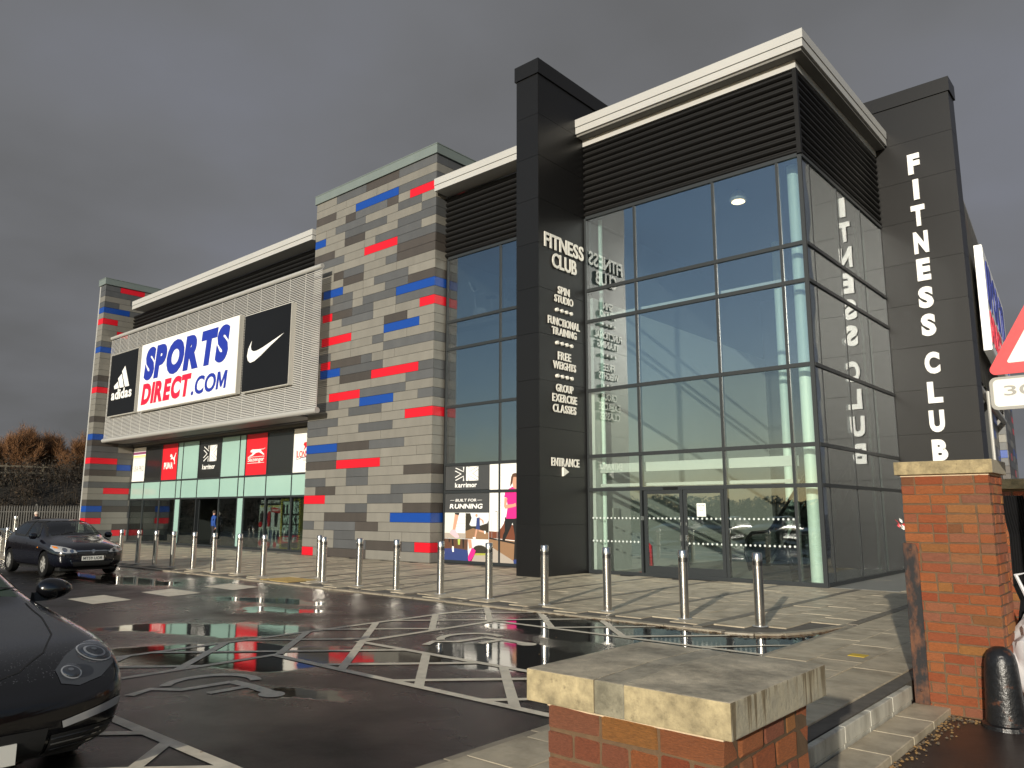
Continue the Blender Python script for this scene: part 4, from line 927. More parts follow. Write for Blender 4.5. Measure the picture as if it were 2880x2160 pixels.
def pic(t, name, pts, c_, off, x0, z0):
    b = MB(); poly_into(b, [(zp(*p)[0]-x0, zp(*p)[1]-z0) for p in pts], (0, 0, 0), X3, Z3, -Y3, off, INK[c_]); b.build(name, t, fix=False)
def zq(x, y): return (-12.25+(x-50)*0.00318, 1.575-(y-800)*0.00227)
def picq(t, name, pts, c_, off, x0, z0):
    b = MB(); poly_into(b, [(zq(*p)[0]-x0, zq(*p)[1]-z0) for p in pts], (0, 0, 0), X3, Z3, -Y3, off, INK[c_]); b.build(name, t, fix=False)
x0, z0 = -12.25, 0.775
t, w, h = vinyl('small window photograph of a bare leg in a pink running shoe', x0, zq(344, 0)[0], z0, 1.58, INK['pale'])
for nm, pts, c_, o in (('steps', [(215, 800), (343, 800), (343, 1080), (190, 1080)], 'white', .003), ('ground', [(52, 1080), (343, 1080), (343, 1150), (52, 1150)], 'gravel', .0032), ('leg', [(195, 815), (250, 825), (205, 1035), (165, 1035)], 'skin', .005), ('shorts', [(192, 800), (262, 800), (250, 835), (197, 818)], 'black', .006), ('shoe', [(155, 1030), (205, 1040), (262, 1130), (250, 1147), (205, 1145), (125, 1085), (130, 1055)], 'lpink', .007)): picq(t, nm, pts, c_, o, x0, z0)
for k in range(5): picq(t, 'step_line', [(220-5*k, 855+45*k), (343, 855+45*k), (343, 859+45*k), (220-5*k, 859+45*k)], 'grey', .0045, x0, z0)
x0 = zq(348, 0)[0]
t, w, h = vinyl('small window photograph of a runner in blue on a road', x0, -10.30, z0, 1.58, INK['sky'])
for nm, pts, c_, o in (('trees', [(349, 805), (410, 805), (430, 870), (400, 960), (440, 1000), (480, 985), (660, 990), (660, 900), (640, 940), (600, 975), (540, 975), (470, 990), (349, 1040)][:9]+[(349, 1040)], 'tree', .003), ('trees', [(349, 985), (660, 975), (660, 1065), (349, 1050)], 'tree', .0034), ('road', [(349, 1050), (450, 1010), (660, 1070), (660, 1152), (349, 1152)], 'road', .004), ('torso', [(500, 870), (540, 860), (545, 1030), (490, 1025)], 'dnavy', .006), ('head', ell(497, 835, 15, 22, 10), 'skin', .0062), ('arm', [(540, 865), (590, 900), (597, 945), (585, 945), (570, 905), (540, 890)], 'skin', .0064), ('leg', [(490, 1020), (515, 1025), (490, 1140), (470, 1140)], 'skin', .0066), ('leg', [(525, 1025), (545, 1030), (620, 1050), (620, 1075), (530, 1050)], 'skin', .0066), ('shoe', [(450, 1130), (490, 1130), (488, 1152), (450, 1150)], 'white', .007), ('shoe', [(600, 1040), (625, 1045), (620, 1085), (605, 1080)], 'white', .007)): picq(t, nm, pts, c_, o, x0, z0)
x0, z0 = -12.25, 0.05
t, w, h = vinyl('wide window photograph of running feet on wet paving by the ground', x0, -10.30, z0, 0.768, INK['sky'])
for nm, pts, c_, o in (('trees', [(50, 1160), (380, 1160), (380, 1310), (50, 1300)], 'brown', .003), ('bush', ell(545, 1300, 95, 65, 14), 'tree', .0032), ('path', [(50, 1300), (200, 1290), (380, 1310), (400, 1478), (50, 1478)], 'dnavy', .0036), ('paving', [(400, 1380), (660, 1340), (660, 1478), (400, 1478)], 'gravel', .004), ('grass', [(480, 1345), (660, 1340), (660, 1365), (480, 1375)], 'grass', .0044), ('leg', [(110, 1160), (128, 1160), (126, 1210), (112, 1210)], 'black', .005), ('leg', [(155, 1160), (178, 1160), (182, 1270), (165, 1270)], 'black', .005), ('leg', [(305, 1160), (330, 1160), (325, 1290), (312, 1290)], 'black', .005), ('runner', [(240, 1165), (275, 1165), (270, 1240), (245, 1240)], 'green', .005), ('shoe', [(160, 1265), (185, 1265), (188, 1340), (170, 1345), (160, 1310)], 'white', .0055), ('leg', [(380, 1160), (428, 1165), (440, 1275), (400, 1290)], 'skin', .006), ('shoe', [(440, 1270), (490, 1310), (470, 1380), (430, 1470), (395, 1470), (385, 1400)], 'pink', .0066), ('sole', [(492, 1310), (488, 1345), (420, 1475), (405, 1475), (470, 1375)], 'black', .007)): picq(t, nm, pts, c_, o, x0, z0)
x0, z0 = -10.28, 0.05
t, w, h = vinyl('tall window photograph of a runner in a pink top on a roadside', x0, -7.1, z0, 3.07, INK['white'])
for nm, pts, c_, o in (('trees', [(667, 1045), (800, 1050), (870, 940), (880, 900), (1000, 960), (1200, 1000), (1730, 1040), (1730, 1210), (667, 1135)], 'rust', .003), ('road', [(667, 1140), (1730, 1230), (1730, 1500), (667, 1500)], 'road', .0036), ('kerb', [(667, 1130), (1030, 1190), (1730, 1260), (1730, 1275), (1030, 1212), (667, 1150)], 'black', .004), ('gravel', [(667, 1240), (1030, 1450), (1120, 1500), (667, 1500)], 'gravel', .0044),
                       ('lamp_post', [(777, 770), (784, 770), (784, 1170), (777, 1170)], 'grey', .0046), ('lamp_post', [(704, 870), (709, 870), (709, 1140), (704, 1140)], 'grey', .0046), ('lamp_head', [(750, 765), (784, 765), (784, 780), (755, 778)], 'grey', .0048),
                       ('leggings', [(885, 850), (1160, 850), (1150, 1000), (1075, 1130), (1045, 1460), (1005, 1460), (1020, 1100), (990, 920), (960, 1000), (880, 1175), (850, 1170), (862, 1090), (885, 1040)], 'black', .0052), ('top', [(940, 460), (985, 435), (1060, 430), (1120, 470), (1180, 520), (1170, 620), (1130, 600), (1150, 845), (1010, 868), (900, 868), (925, 700), (905, 580), (875, 575), (890, 500)], 'pink', .006), ('arm', [(880, 580), (920, 590), (905, 680), (1000, 670), (1030, 655), (1040, 700), (1000, 712), (890, 735), (873, 700)], 'skin', .0066),
                       ('neck', [(990, 390), (1045, 390), (1045, 470), (1000, 450)], 'skin', .0064), ('hair', [(970, 300), (990, 255), (1030, 245), (1075, 270), (1085, 330), (1050, 300), (1000, 300), (985, 390), (955, 430), (965, 350)], 'brown', .0076), ('face', ell(1025, 345, 42, 68, 18), 'skin', .007), ('shoe', [(1000, 1420), (1050, 1410), (1060, 1500), (1010, 1495)], 'dnavy', .0072)): pic(t, nm, pts, c_, o, x0, z0)
# ================================================================== street furniture and masonry
ORD = ['first', 'second', 'third', 'fourth', 'fifth', 'sixth', 'seventh', 'eighth', 'ninth', 'tenth', 'eleventh', 'twelfth', 'thirteenth', 'fourteenth', 'fifteenth', 'sixteenth', 'seventeenth', 'eighteenth', 'nineteenth', 'twentieth']
M_BOL = mat('bollard_steel', (0.62, 0.59, 0.55), 0.24, metal=1.0, var=0.05, vscale=25, stretch=(1, 1, 0.03))
M_BOLB = mat('bollard_band', (0.20, 0.19, 0.18), 0.35, metal=1.0)
M_BOLG = mat('bollard_grey', (0.42, 0.42, 0.41), 0.45, metal=0.6)
_b1 = MB(); _b1.lathe([(0.07, 0.0), (0.07, 0.845)], 28, m=M_BOL); me_post = _b1.mesh('post'); auto_smooth(me_post)
_b2 = MB(); _b2.lathe([(0.0685, 0.8455), (0.0685, 0.905)], 28, m=M_BOLB); me_band = _b2.mesh('band'); auto_smooth(me_band)
_b3 = MB(); _b3.lathe([(0.07, 0.9055), (0.07, 1.01), (0.062, 1.022), (0.03, 1.025)], 28, m=M_BOL); me_cap = _b3.mesh('cap'); auto_smooth(me_cap)
_b4 = MB(); _b4.lathe([(0.115, 0.0), (0.112, 0.006), (0.0705, 0.0075)], 28, m=M_BOLG); me_base = _b4.mesh('base_plate'); auto_smooth(me_base)
def bollard(x, y, label, group='steel bollards along the plaza kerb', z=0.0015, s=1.0):
    t = thing('bollard', label, 'bollard', (x, y, z), group=group)
    for n_, me in (('post', me_post), ('band', me_band), ('cap', me_cap), ('base_plate', me_base)): link(n_, me, t)
    t.scale = (1, 1, s); t.rotation_euler = (random.gauss(0, .004), random.gauss(0, .004), random.random()*6)
BX = [1.28, 0.08, -1.33, -2.66, -4.0, -5.31, -6.65, -7.91, -9.23, -11.79, -12.98, -14.30, -15.45, -16.72, -17.85, -19.05, -20.35]
for i, x in enumerate(BX): bollard(x, -6.40, 'brushed steel bollard, %s from the right end of the kerb row' % ORD[i])
bollard(-10.41, -5.69, 'steel bollard set back behind the kerb row near the tactile paving')
b = MB(); b.box(-32, -24.6, -8.5, -7.15, -0.15, -0.004, M_SLABF); b.build('kerb_build_out', plaza)
bollard(-26.72, -7.83, 'leftmost steel bollard at the rear of the moving hatchback', 'bollards by the cycle stands')
bollard(-26.06, -7.73, 'steel bollard just behind the rear wheel of the moving hatchback', 'bollards by the cycle stands')
bollard(-36.4, -4.75, 'far steel bollard among the cycle stands left of the hatchback', 'bollards by the cycle stands', s=1.35)
# cycle stands
hp = MB(); hp.tube([(-0.4, 0, 0), (-0.4, 0, 0.6), (-0.36, 0, 0.72), (-0.25, 0, 0.79), (0.25, 0, 0.79), (0.36, 0, 0.72), (0.4, 0, 0.6), (0.4, 0, 0)], 0.03, 10, M_BOL); hme = hp.mesh('hoop'); auto_smooth(hme)
fp = MB(); fp.lathe([(0.07, 0), (0.07, 0.008)], 14, m=M_BOLG); fme = fp.mesh('foot_plate')
for i, (x, y) in enumerate(((-28.8, -7.2), (-31.0, -6.6), (-33.5, -6.0), (-35.8, -5.4))):
    t = thing('cycle_stand', 'steel cycle hoop, %s of the row from the moving hatchback' % ORD[i], 'cycle stand', (x, y, 0.0015 if y > -7.1 else -0.003), R(15), 'steel cycle hoops left of the hatchback')
    link('hoop', hme, t)
    for sx in (-0.4, 0.4): link('foot_plate', fme, t, (sx, 0, 0))

# ---- brick piers
def brick_mat():
    m = bpy.data.materials.new('brick'); m.use_nodes = True; nt = m.node_tree; N = nt.nodes.new; L = nt.links.new; b = nt.nodes['Principled BSDF']
    oi = N('ShaderNodeObjectInfo'); cr = N('ShaderNodeValToRGB'); L(oi.outputs['Random'], cr.inputs[0]); cr.color_ramp.interpolation = 'LINEAR'
    e = cr.color_ramp.elements; e[0].position = 0; e[0].color = (0.36, 0.075, 0.026, 1); e[1].position = 1; e[1].color = (0.19, 0.065, 0.035, 1)
    for p, c in ((.2, (0.40, 0.11, 0.035, 1)), (.4, (0.46, 0.145, 0.040, 1)), (.55, (0.35, 0.13, 0.07, 1)), (.7, (0.39, 0.095, 0.032, 1)), (.85, (0.31, 0.12, 0.07, 1)), (.93, (0.46, 0.19, 0.045, 1))): cr.color_ramp.elements.new(p).color = c
    tc = N('ShaderNodeTexCoord'); ad = N('ShaderNodeVectorMath'); sc = N('ShaderNodeVectorMath'); sc.operation = 'SCALE'; sc.inputs[0].default_value = (31, 17, 53); L(oi.outputs['Random'], sc.inputs['Scale']); L(tc.outputs['Object'], ad.inputs[0]); L(sc.outputs[0], ad.inputs[1])
    mp = N('ShaderNodeMapping'); mp.inputs['Scale'].default_value = (1, 1, 2.2); L(ad.outputs[0], mp.inputs[0])
    def nz(s, d=6, r=.65):
        n = N('ShaderNodeTexNoise'); n.inputs['Scale'].default_value = s; n.inputs['Detail'].default_value = d; n.inputs['Roughness'].default_value = r; L(mp.outputs[0], n.inputs['Vector']); return n.outputs['Fac']
    def rng(s, lo, hi, a, bb):
        r = N('ShaderNodeMapRange'); L(s, r.inputs[0]); r.inputs[1].default_value = lo; r.inputs[2].default_value = hi; r.inputs[3].default_value = a; r.inputs[4].default_value = bb; return r.outputs[0]
    h = N('ShaderNodeHueSaturation'); L(cr.outputs[0], h.inputs['Color']); L(rng(nz(9, 8, .7), .3, .7, .78, 1.55), h.inputs['Value'])
    mx = N('ShaderNodeMix'); mx.data_type = 'RGBA'; L(rng(nz(24, 9, .75), .57, .72, 0, .7), mx.inputs[0]); L(h.outputs[0], mx.inputs[6]); mx.inputs[7].default_value = (0.06, 0.028, 0.022, 1)
    mx2 = N('ShaderNodeMix'); mx2.data_type = 'RGBA'; L(rng(nz(13, 8, .75), .52, .72, 0, .5), mx2.inputs[0]); L(mx.outputs[2], mx2.inputs[6]); mx2.inputs[7].default_value = (0.30, 0.17, 0.11, 1)
    L(mx2.outputs[2], b.inputs['Base Color']); b.inputs['Roughness'].default_value = 0.78
    bp = N('ShaderNodeBump'); bp.inputs['Distance'].default_value = 0.03; L(nz(20, 9, .75), bp.inputs['Height']); L(bp.outputs[0], b.inputs['Normal'])
    MATS['brick'] = m; return m
M_BRICK = brick_mat()
M_MORT = mat('mortar', (0.115, 0.068, 0.034), 0.9, var=0.25, vscale=14, bump=0.004, bscale=70)
M_MORTW = mat('mortar_pale', (0.55, 0.42, 0.28), 0.9, var=0.15, vscale=20, bump=0.004, bscale=80)
def brick_mesh(seed):
    r_ = random.Random(seed); bm = bmesh.new(); bmesh.ops.create_cube(bm, size=1.0)
    bmesh.ops.bevel(bm, geom=list(bm.edges), offset=0.06, segments=1, affect='EDGES')
    for v in bm.verts: v.co += Vector((r_.gauss(0, .012), r_.gauss(0, .018), r_.gauss(0, .032)))
    me = bpy.data.meshes.new('brick'); bm.to_mesh(me); bm.free(); me.materials.append(M_BRICK); me.polygons.foreach_set('use_smooth', [False]*len(me.polygons)); return me
BRK = [brick_mesh(100+i) for i in range(8)]
def brick_pier(name, label, x0, x1, y0, y1, z0, ztop, course, seed, faces='flrb', group=None):
    t = thing(name, label, 'pier', ((x0+x1)/2, (y0+y1)/2, z0), group=group); cx, cy = (x0+x1)/2, (y0+y1)/2; w, d = x1-x0, y1-y0; H = ztop-z0
    b = MB(); b.box(-w/2+0.008, w/2-0.008, -d/2+0.008, d/2-0.008, 0, H, M_MORT); b.build('mortar_core', t)
    r_ = random.Random(seed); n_ = int(round(H/course)); ch = H/n_; bd = 0.108; j = 0.012; k_ = 0
    pats = ['SSS', 'HSSH', 'SSS', 'HSSH', 'SSS', 'HHHHHH', 'HSSH', 'SHSH']
    def lay(p, span):
        ws = [2 if c == 'S' else 1 for c in p]; tot = sum(ws); u = 0; out = []
        for i, q in enumerate(ws): L_ = span*q/tot; out.append((u, u+L_)); u += L_
        return out
    for c in range(n_):
        za, zb = c*ch+j/2, (c+1)*ch-j/2
        pf = pats[(c*5+seed) % len(pats)] if r_.random() < .8 else r_.choice(pats)
        def put(ax, u0, u1, edge):
            nonlocal k_
            hw = (u1-u0-j)/2; mid = (u0+u1)/2; jit = r_.gauss(0, .0016)
            if ax == 'f': loc = (-w/2+mid, -d/2+bd/2+jit, (za+zb)/2); sc = (2*hw, bd, zb-za)
            elif ax == 'b': loc = (-w/2+mid, d/2-bd/2+jit, (za+zb)/2); sc = (2*hw, bd, zb-za)
            elif ax == 'r': loc = (w/2-bd/2+jit, -d/2+mid, (za+zb)/2); sc = (bd, 2*hw, zb-za)
            else: loc = (-w/2+bd/2+jit, -d/2+mid, (za+zb)/2); sc = (bd, 2*hw, zb-za)
            o = link('brick', BRK[r_.randrange(8)], t, loc, (r_.gauss(0, .012), r_.gauss(0, .008), r_.gauss(0, .012))); o.scale = sc
        if 'f' in faces:
            for a, q in lay(pf, w): put('f', a, q, 0)
        if 'b' in faces:
            for a, q in lay('SSS', w): put('b', a, q, 0)
        off = bd+j/2
        for ax in 'rl':
            if ax in faces:
                e1 = d-(off if 'b' in faces else 0)
                for a, q in lay('SSH' if c % 2 else 'HSS' if c % 3 else 'HHHH', e1-off): put(ax, off+a, off+q, 0)
    return t, w, d, H
def stone_mat(name, base, top, drip):
    """sandstone: mottled upper face in its own tone, brown run-off streaks down one side"""
    m = bpy.data.materials.new(name); m.use_nodes = True; nt = m.node_tree; N = nt.nodes.new; L = nt.links.new; b = nt.nodes['Principled BSDF']
    tc = N('ShaderNodeTexCoord'); P = tc.outputs['Object']; ge = N('ShaderNodeNewGeometry'); sp = N('ShaderNodeSeparateXYZ'); L(ge.outputs['Normal'], sp.inputs[0]); po = N('ShaderNodeSeparateXYZ'); L(P, po.inputs[0])
    def nz(s, d=6, r=.6, st=None):
        v = P
        if st: mp = N('ShaderNodeMapping'); mp.inputs['Scale'].default_value = st; L(P, mp.inputs[0]); v = mp.outputs[0]
        n = N('ShaderNodeTexNoise'); n.inputs['Scale'].default_value = s; n.inputs['Detail'].default_value = d; n.inputs['Roughness'].default_value = r; L(v, n.inputs['Vector']); return n.outputs['Fac']
    def rng(s, lo, hi, a=0, bb=1):
        r = N('ShaderNodeMapRange'); L(s, r.inputs[0]); r.inputs[1].default_value = lo; r.inputs[2].default_value = hi; r.inputs[3].default_value = a; r.inputs[4].default_value = bb; return r.outputs[0]
    def mix(f, a, c):
        x = N('ShaderNodeMix'); x.data_type = 'RGBA'; L(f, x.inputs[0])
        for i, q in ((6, a), (7, c)):
            if isinstance(q, tuple): x.inputs[i].default_value = (*q, 1)
            else: L(q, x.inputs[i])
        return x.outputs[2]
    def mt(op, a, c):
        n = N('ShaderNodeMath'); n.operation = op
        for i, q in enumerate((a, c)):
            if isinstance(q, (int, float)): n.inputs[i].default_value = q
            else: L(q, n.inputs[i])
        return n.outputs[0]
    col = mix(rng(nz(11, 9, .7), .35, .65), tuple(c*.55 for c in base), tuple(c*1.2 for c in base))
    col = mix(rng(nz(26, 8, .75), .56, .70, 0, .7), col, tuple(c*.35 for c in base))
    streak = mt('ADD', nz(1.0, 4, .65, (3, 34, 1.2)), mt('MULTIPLY', mt('SUBTRACT', po.outputs['Z'], 1.215), drip[1]))
    sf = mt('MULTIPLY', rng(streak, drip[0], drip[0]+0.07, 0, .85), rng(sp.outputs['X'], .4, .6))
    col = mix(sf, col, (0.12, 0.085, 0.042))
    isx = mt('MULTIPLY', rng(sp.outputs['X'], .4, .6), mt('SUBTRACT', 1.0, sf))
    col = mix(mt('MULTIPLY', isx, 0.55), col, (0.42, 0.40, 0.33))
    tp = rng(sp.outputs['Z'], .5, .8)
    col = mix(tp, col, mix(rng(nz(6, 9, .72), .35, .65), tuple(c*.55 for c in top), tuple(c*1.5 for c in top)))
    L(col, b.inputs['Base Color']); b.inputs['Roughness'].default_value = .8
    L(mt('ADD', mt('MULTIPLY', tp, -0.35), .8), b.inputs['Roughness'])
    bp = N('ShaderNodeBump'); bp.inputs['Distance'].default_value = 0.006; L(nz(40, 8, .7), bp.inputs['Height']); L(bp.outputs[0], b.inputs['Normal'])
    MATS[name] = m; return m
M_STN = stone_mat('coping_stone', (0.40, 0.325, 0.185), (0.40, 0.345, 0.255), (0.45, 0.9))
M_STN2 = stone_mat('coping_stone_plain', (0.33, 0.26, 0.14), (0.2, 0.18, 0.14), (0.9, 0.0))
M_STNG = stone_mat('coping_joint', (0.25, 0.225, 0.155), (0.33, 0.29, 0.22), (0.9, 0.0))
def coping(t, H, hw, hd, th, splits, m, rise=0.02):
    for (a, c, mm) in splits:
        b = MB(); x0, x1 = -hw+2*hw*a, -hw+2*hw*c
        # slightly pyramidal top
        def ztop(x, y): return H+th+rise*(1-max(abs(x)/hw, abs(y)/hd))
        xs = sorted({x0, x1, min(max(0, x0), x1)}); ys = [-hd, 0, hd]; vs = []; idx = {}
        for x in xs:
            for y in ys: idx[(x, y)] = len(vs); vs.append((x, y, ztop(x, y)))
        n = len(vs); vs += [(x, y, H) for x, y, _ in vs]; fs = []
        for i in range(len(xs)-1):
            for j_ in range(2):
                q = [idx[(xs[i], ys[j_])], idx[(xs[i+1], ys[j_])], idx[(xs[i+1], ys[j_+1])], idx[(xs[i], ys[j_+1])]]; fs.append(tuple(q)); fs.append(tuple(k+n for k in reversed(q)))
            for yy in (-hd, hd): fs.append((idx[(xs[i], yy)], idx[(xs[i+1], yy)], idx[(xs[i+1], yy)]+n, idx[(xs[i], yy)]+n))
        for xx in (xs[0], xs[-1]):
            for j_ in range(2): fs.append((idx[(xx, ys[j_])], idx[(xx, ys[j_+1])], idx[(xx, ys[j_+1])]+n, idx[(xx, ys[j_])]+n))
        b.add(vs, fs, mm); b.build('coping_stone', t, bevel=0.006, seg=2)
tp, w, d, H = brick_pier('brick_pier', 'low red brick pier with a wide pale coping stone in the foreground', 4.185, 4.905, -14.915, -14.195, -0.2, 0.886, 0.0905, 3)
coping(tp, H+0.012, 0.415, 0.415, 0.116, [(0, 0.375, M_STN), (0.3765, 0.5235, M_STNG), (0.525, 1.0, M_STN)], M_STN, 0.014)
b = MB(); b.box(-w/2+0.002, w/2-0.002, -d/2+0.002, d/2-0.002, H-0.008, H+0.0115, M_MORTW); b.build('mortar_bed', tp)
tp, w, d, H = brick_pier('brick_pier', 'tall weathered red brick gate pier at the right with a stone cap', 3.99, 4.74, -9.15, -8.55, -0.21, 1.95, 0.0900, 11, faces='flr')
coping(tp, H+0.01, 0.415, 0.34, 0.125, [(0, 1.0, M_STN2)], M_STN2, 0.012)
b = MB(); b.box(-w/2+0.002, w/2-0.002, -d/2+0.002, d/2-0.002, H-0.008, H+0.0095, M_MORTW); b.build('mortar_bed', tp)
M_RUST = mat('rusty_steel', (0.115, 0.045, 0.02), 0.75, var=0.4, vscale=9, bump=0.003, bscale=60, dirt=((0.012, 0.011, 0.012), 5.5, 0.42, 0.54), stretch=(1, 1, 0.5))
gd = thing('corner_guard', 'rusty black steel angle guarding the corner of the tall brick pier', 'guard', (3.972, -9.168, -0.145))
b = MB(); b.prism([(0.0, 0.0), (0.128, 0.0), (0.128, 1.40), (0.11, 1.455), (0.0, 1.46)], 0.0, 0.012, 'y', M_RUST); b.build('front_leg', gd, bevel=0.003)
b = MB(); b.box(0.0, 0.012, 0.0125, 0.15, 0, 1.46, M_RUST); b.build('side_leg', gd, bevel=0.003)
for z in (0.12, 0.75, 1.40): b = MB(); b.lathe([(0.014, 0), (0.013, -0.006), (0.006, -0.010)], 10, (0.062, 0.0, z), 'y', M_RUST); b.build('bolt', gd)
ig = thing('guard_stone', 'round topped black cast iron guard stone against the tall pier', 'guard stone', (4.715, -9.30, -0.21))
M_IRON = mat('black_iron', (0.010, 0.010, 0.011), 0.32, var=0.4, vscale=10, bump=0.006, bscale=30, dirt=((0.09, 0.035, 0.018), 9, 0.60, 0.68))
b = MB(); b.lathe([(0.155, 0.0), (0.15, 0.1), (0.135, 0.40), (0.125, 0.53), (0.11, 0.60), (0.08, 0.645), (0.04, 0.665), (0.005, 0.67)], 22, (0, 0, 0), 'z', M_IRON); me = b.mesh('casting'); auto_smooth(me, 60); link('casting', me, ig)
b = MB(); b.lathe([(0.19, 0.0), (0.185, 0.03), (0.156, 0.04)], 20, (0, 0, 0), 'z', M_IRON); b.build('foot', ig)

# boundary wall running back from the tall pier, with coping
bw = thing('boundary_wall', 'red brick boundary wall with stone coping behind the tall pier', 'wall', (6.3, -6.6, -0.21))
b = MB(); b.box(-2.0, 3.0, 0.01, 0.33, 0, 2.08, M_MORT); b.build('mortar_core', bw)
r_ = random.Random(8)
for c in range(23):
    x = -2.0-(0.12 if c % 2 else 0)
    while x < 0.6:
        L_ = 0.228; o = link('brick', BRK[r_.randrange(8)], bw, (x+L_/2, 0.05, c*0.0895+0.045), (0, 0, 0)); o.scale = (L_-0.012, 0.1, 0.078); x += L_
for k in range(6): b = MB(); b.box(-2.06+0.85*k, -2.06+0.85*k+0.845, -0.04, 0.38, 2.085, 2.205, M_STN2); b.build('coping_stone', bw, bevel=0.006)
# ribbed black sheet leaning behind the pier, and a white bulk bag
M_RIB = mat('black_ribbed_sheet', (0.010, 0.010, 0.011), 0.4)
rs = thing('ribbed_sheet', 'black corrugated plastic sheeting bent behind the tall pier', 'sheeting', (4.72, -8.2, -0.21))
b = MB(); ks = [(0.0, 1.98), (0.02, 1.80), (0.06, 1.60), (0.05, 1.1), (0.11, 0.95), (0.02, 0.6), (0.05, 0.0)]
n_ = 18; vs = []; fs = []
for i in range(n_+1):
    u = -0.06+0.20*i/n_; a = 0.008*(1 if i % 2 else -1)
    for (dx, z) in ks: vs.append((u+dx*.6, dx+a, z))
q = len(ks)
for i in range(n_):
    for j_ in range(q-1): fs.append((i*q+j_, (i+1)*q+j_, (i+1)*q+j_+1, i*q+j_+1))
n0 = len(vs); vs += [(x, y+0.02, z) for x, y, z in vs]; fs += [tuple(k+n0 for k in reversed(f)) for f in fs]
b.add(vs, fs, M_RIB); b.build('sheet', rs)
M_BAG = mat('white_bag', (0.62, 0.62, 0.64), 0.6, var=0.1, vscale=4)
bg_ = thing('bulk_bag', 'crumpled white bulk bag at the right edge beside the tall pier', 'bag', (5.1, -8.62, -0.21))
bm = bmesh.new(); bmesh.ops.create_icosphere(bm, subdivisions=4, radius=1.0)
for v in bm.verts:
    c = v.co.copy(); k = mnoise.noise(c*2.2)*0.18+mnoise.noise(c*5.0)*0.08
    s_ = 1+k
    v.co = Vector((c.x*0.43*s_, c.y*0.40*s_, (c.z*0.5+0.5)*1.10*(1+0.3*k)*1.0)); v.co.z = max(v.co.z-0.03, 0)
    if v.co.z > .7: v.co.x *= .82; v.co.y *= .82
me = bpy.data.meshes.new('sack'); bm.to_mesh(me); bm.free(); me.materials.append(M_BAG); auto_smooth(me, 35); link('sack', me, bg_)
b = MB(); b.tube([(-0.2, -0.15, 1.0), (-0.28, -0.2, 1.25), (-0.1, -0.2, 1.30), (0.0, -0.18, 1.02)], 0.018, 6, M_BAG); b.build('handle', bg_)
# warning tape at the pier edge
tpm = mat('tape_red', (0.6, 0.02, 0.03), 0.5); tpw = mat('tape_white', (0.75, 0.75, 0.72), 0.5)
b = MB(); r_ = random.Random(2)
for k in range(9):
    x, z = r_.uniform(-.05, .03), r_.uniform(-.05, .05); a = r_.uniform(0, 3)
    b.add([(x, 0, z), (x+.03*math.cos(a), -.012, z+.03*math.sin(a)), (x+.03*math.cos(a)+.02, .008, z+.03*math.sin(a)-.02), (x+.022, .004, z-.02)], [(0, 1, 2, 3)], tpm if k % 2 else tpw)
t = b.build('barrier_tape', None, (3.972, -9.13, 1.48)); tag(t, 'knot of red and white barrier tape on the left edge of the tall pier', 'tape')

# ---- road sign cut by the right edge of the picture
rs_ = thing('road_sign', 'red bordered triangular warning sign above a distance plate', 'road sign', (5.445, -10.2, -0.21))
M_RRED = mat('sign_sheet_red', (0.62, 0.05, 0.055), 0.45, var=0.12, vscale=20); M_RWHT = mat('sign_sheet_white', (0.72, 0.70, 0.64), 0.45); M_RGRY = mat('sign_grey', (0.30, 0.29, 0.26), 0.5); M_RBLK = mat('sign_ink', (0.08, 0.08, 0.07), 0.5)
def rtri(s, rad, cx, cz, n=6):
    pts = []; hh = s*math.sqrt(3)/2; C3 = [(cx-s/2, cz), (cx+s/2, cz), (cx, cz+hh)]
    G_ = (cx, cz+hh/3)
    for i, (x, z) in enumerate(C3):
        d_ = Vector((x-G_[0], z-G_[1])).normalized(); c_ = Vector((x, z))-d_*rad*2; a0 = math.degrees(math.atan2(d_.y, d_.x))
        pts += [(c_.x+rad*math.cos(R(a0-60+120*k/n)), c_.y+rad*math.sin(R(a0-60+120*k/n))) for k in range(n+1)]
    return pts
b = MB(); b.prism(rtri(0.96, 0.042, 0.0, 2.898), -0.006, 0.006, 'y', M_RGRY); b.build('backing_plate', rs_)
b = MB(); poly_into(b, rtri(0.96, 0.042, 0.0, 2.898), (0, 0, 0), X3, Z3, -Y3, 0.007, M_RRED); b.build('red_border', rs_, fix=False)
b = MB(); poly_into(b, rtri(0.666, 0.014, 0.0, 2.985), (0, 0, 0), X3, Z3, -Y3, 0.0085, M_RWHT); b.build('white_field', rs_, fix=False)
b = MB(); poly_into(b, [(-0.036, 3.07), (0.036, 3.07), (0.042, 3.35), (-0.042, 3.35)], (0, 0, 0), X3, Z3, -Y3, 0.0095, M_RBLK); b.build('symbol', rs_, fix=False)
def rrect(x0, x1, z0, z1, r, n=5):
    out = []
    for cx, cz, a0 in ((x1-r, z0+r, -90), (x1-r, z1-r, 0), (x0+r, z1-r, 90), (x0+r, z0+r, 180)): out += [(cx+r*math.cos(R(a0+90*k/n)), cz+r*math.sin(R(a0+90*k/n))) for k in range(n+1)]
    return out
b = MB(); b.prism(rrect(-0.462, 0.462, 2.616, 2.878, 0.048), -0.006, 0.006, 'y', M_RGRY); b.build('plate', rs_)
b = MB(); poly_into(b, rrect(-0.438, 0.438, 2.64, 2.858, 0.036), (0, 0, 0), X3, Z3, -Y3, 0.0075, M_RWHT); b.build('plate_face', rs_, fix=False)
for ch, vs_, fs_2 in layout('30 yds', 0.60, 0.105, bold=0.01, gap=0.09): b = MB(); solid(b, vs_, fs_2, (-0.366, 0, 2.70), X3, Z3, -Y3, None, 0.009, M_RGRY); b.build('letter', rs_, fix=False)
b = MB(); b.tube([(0.0, 0.05, 0), (0.0, 0.05, 3.70)], 0.038, 14, M_BOLG); b.build('post', rs_, smooth=False)
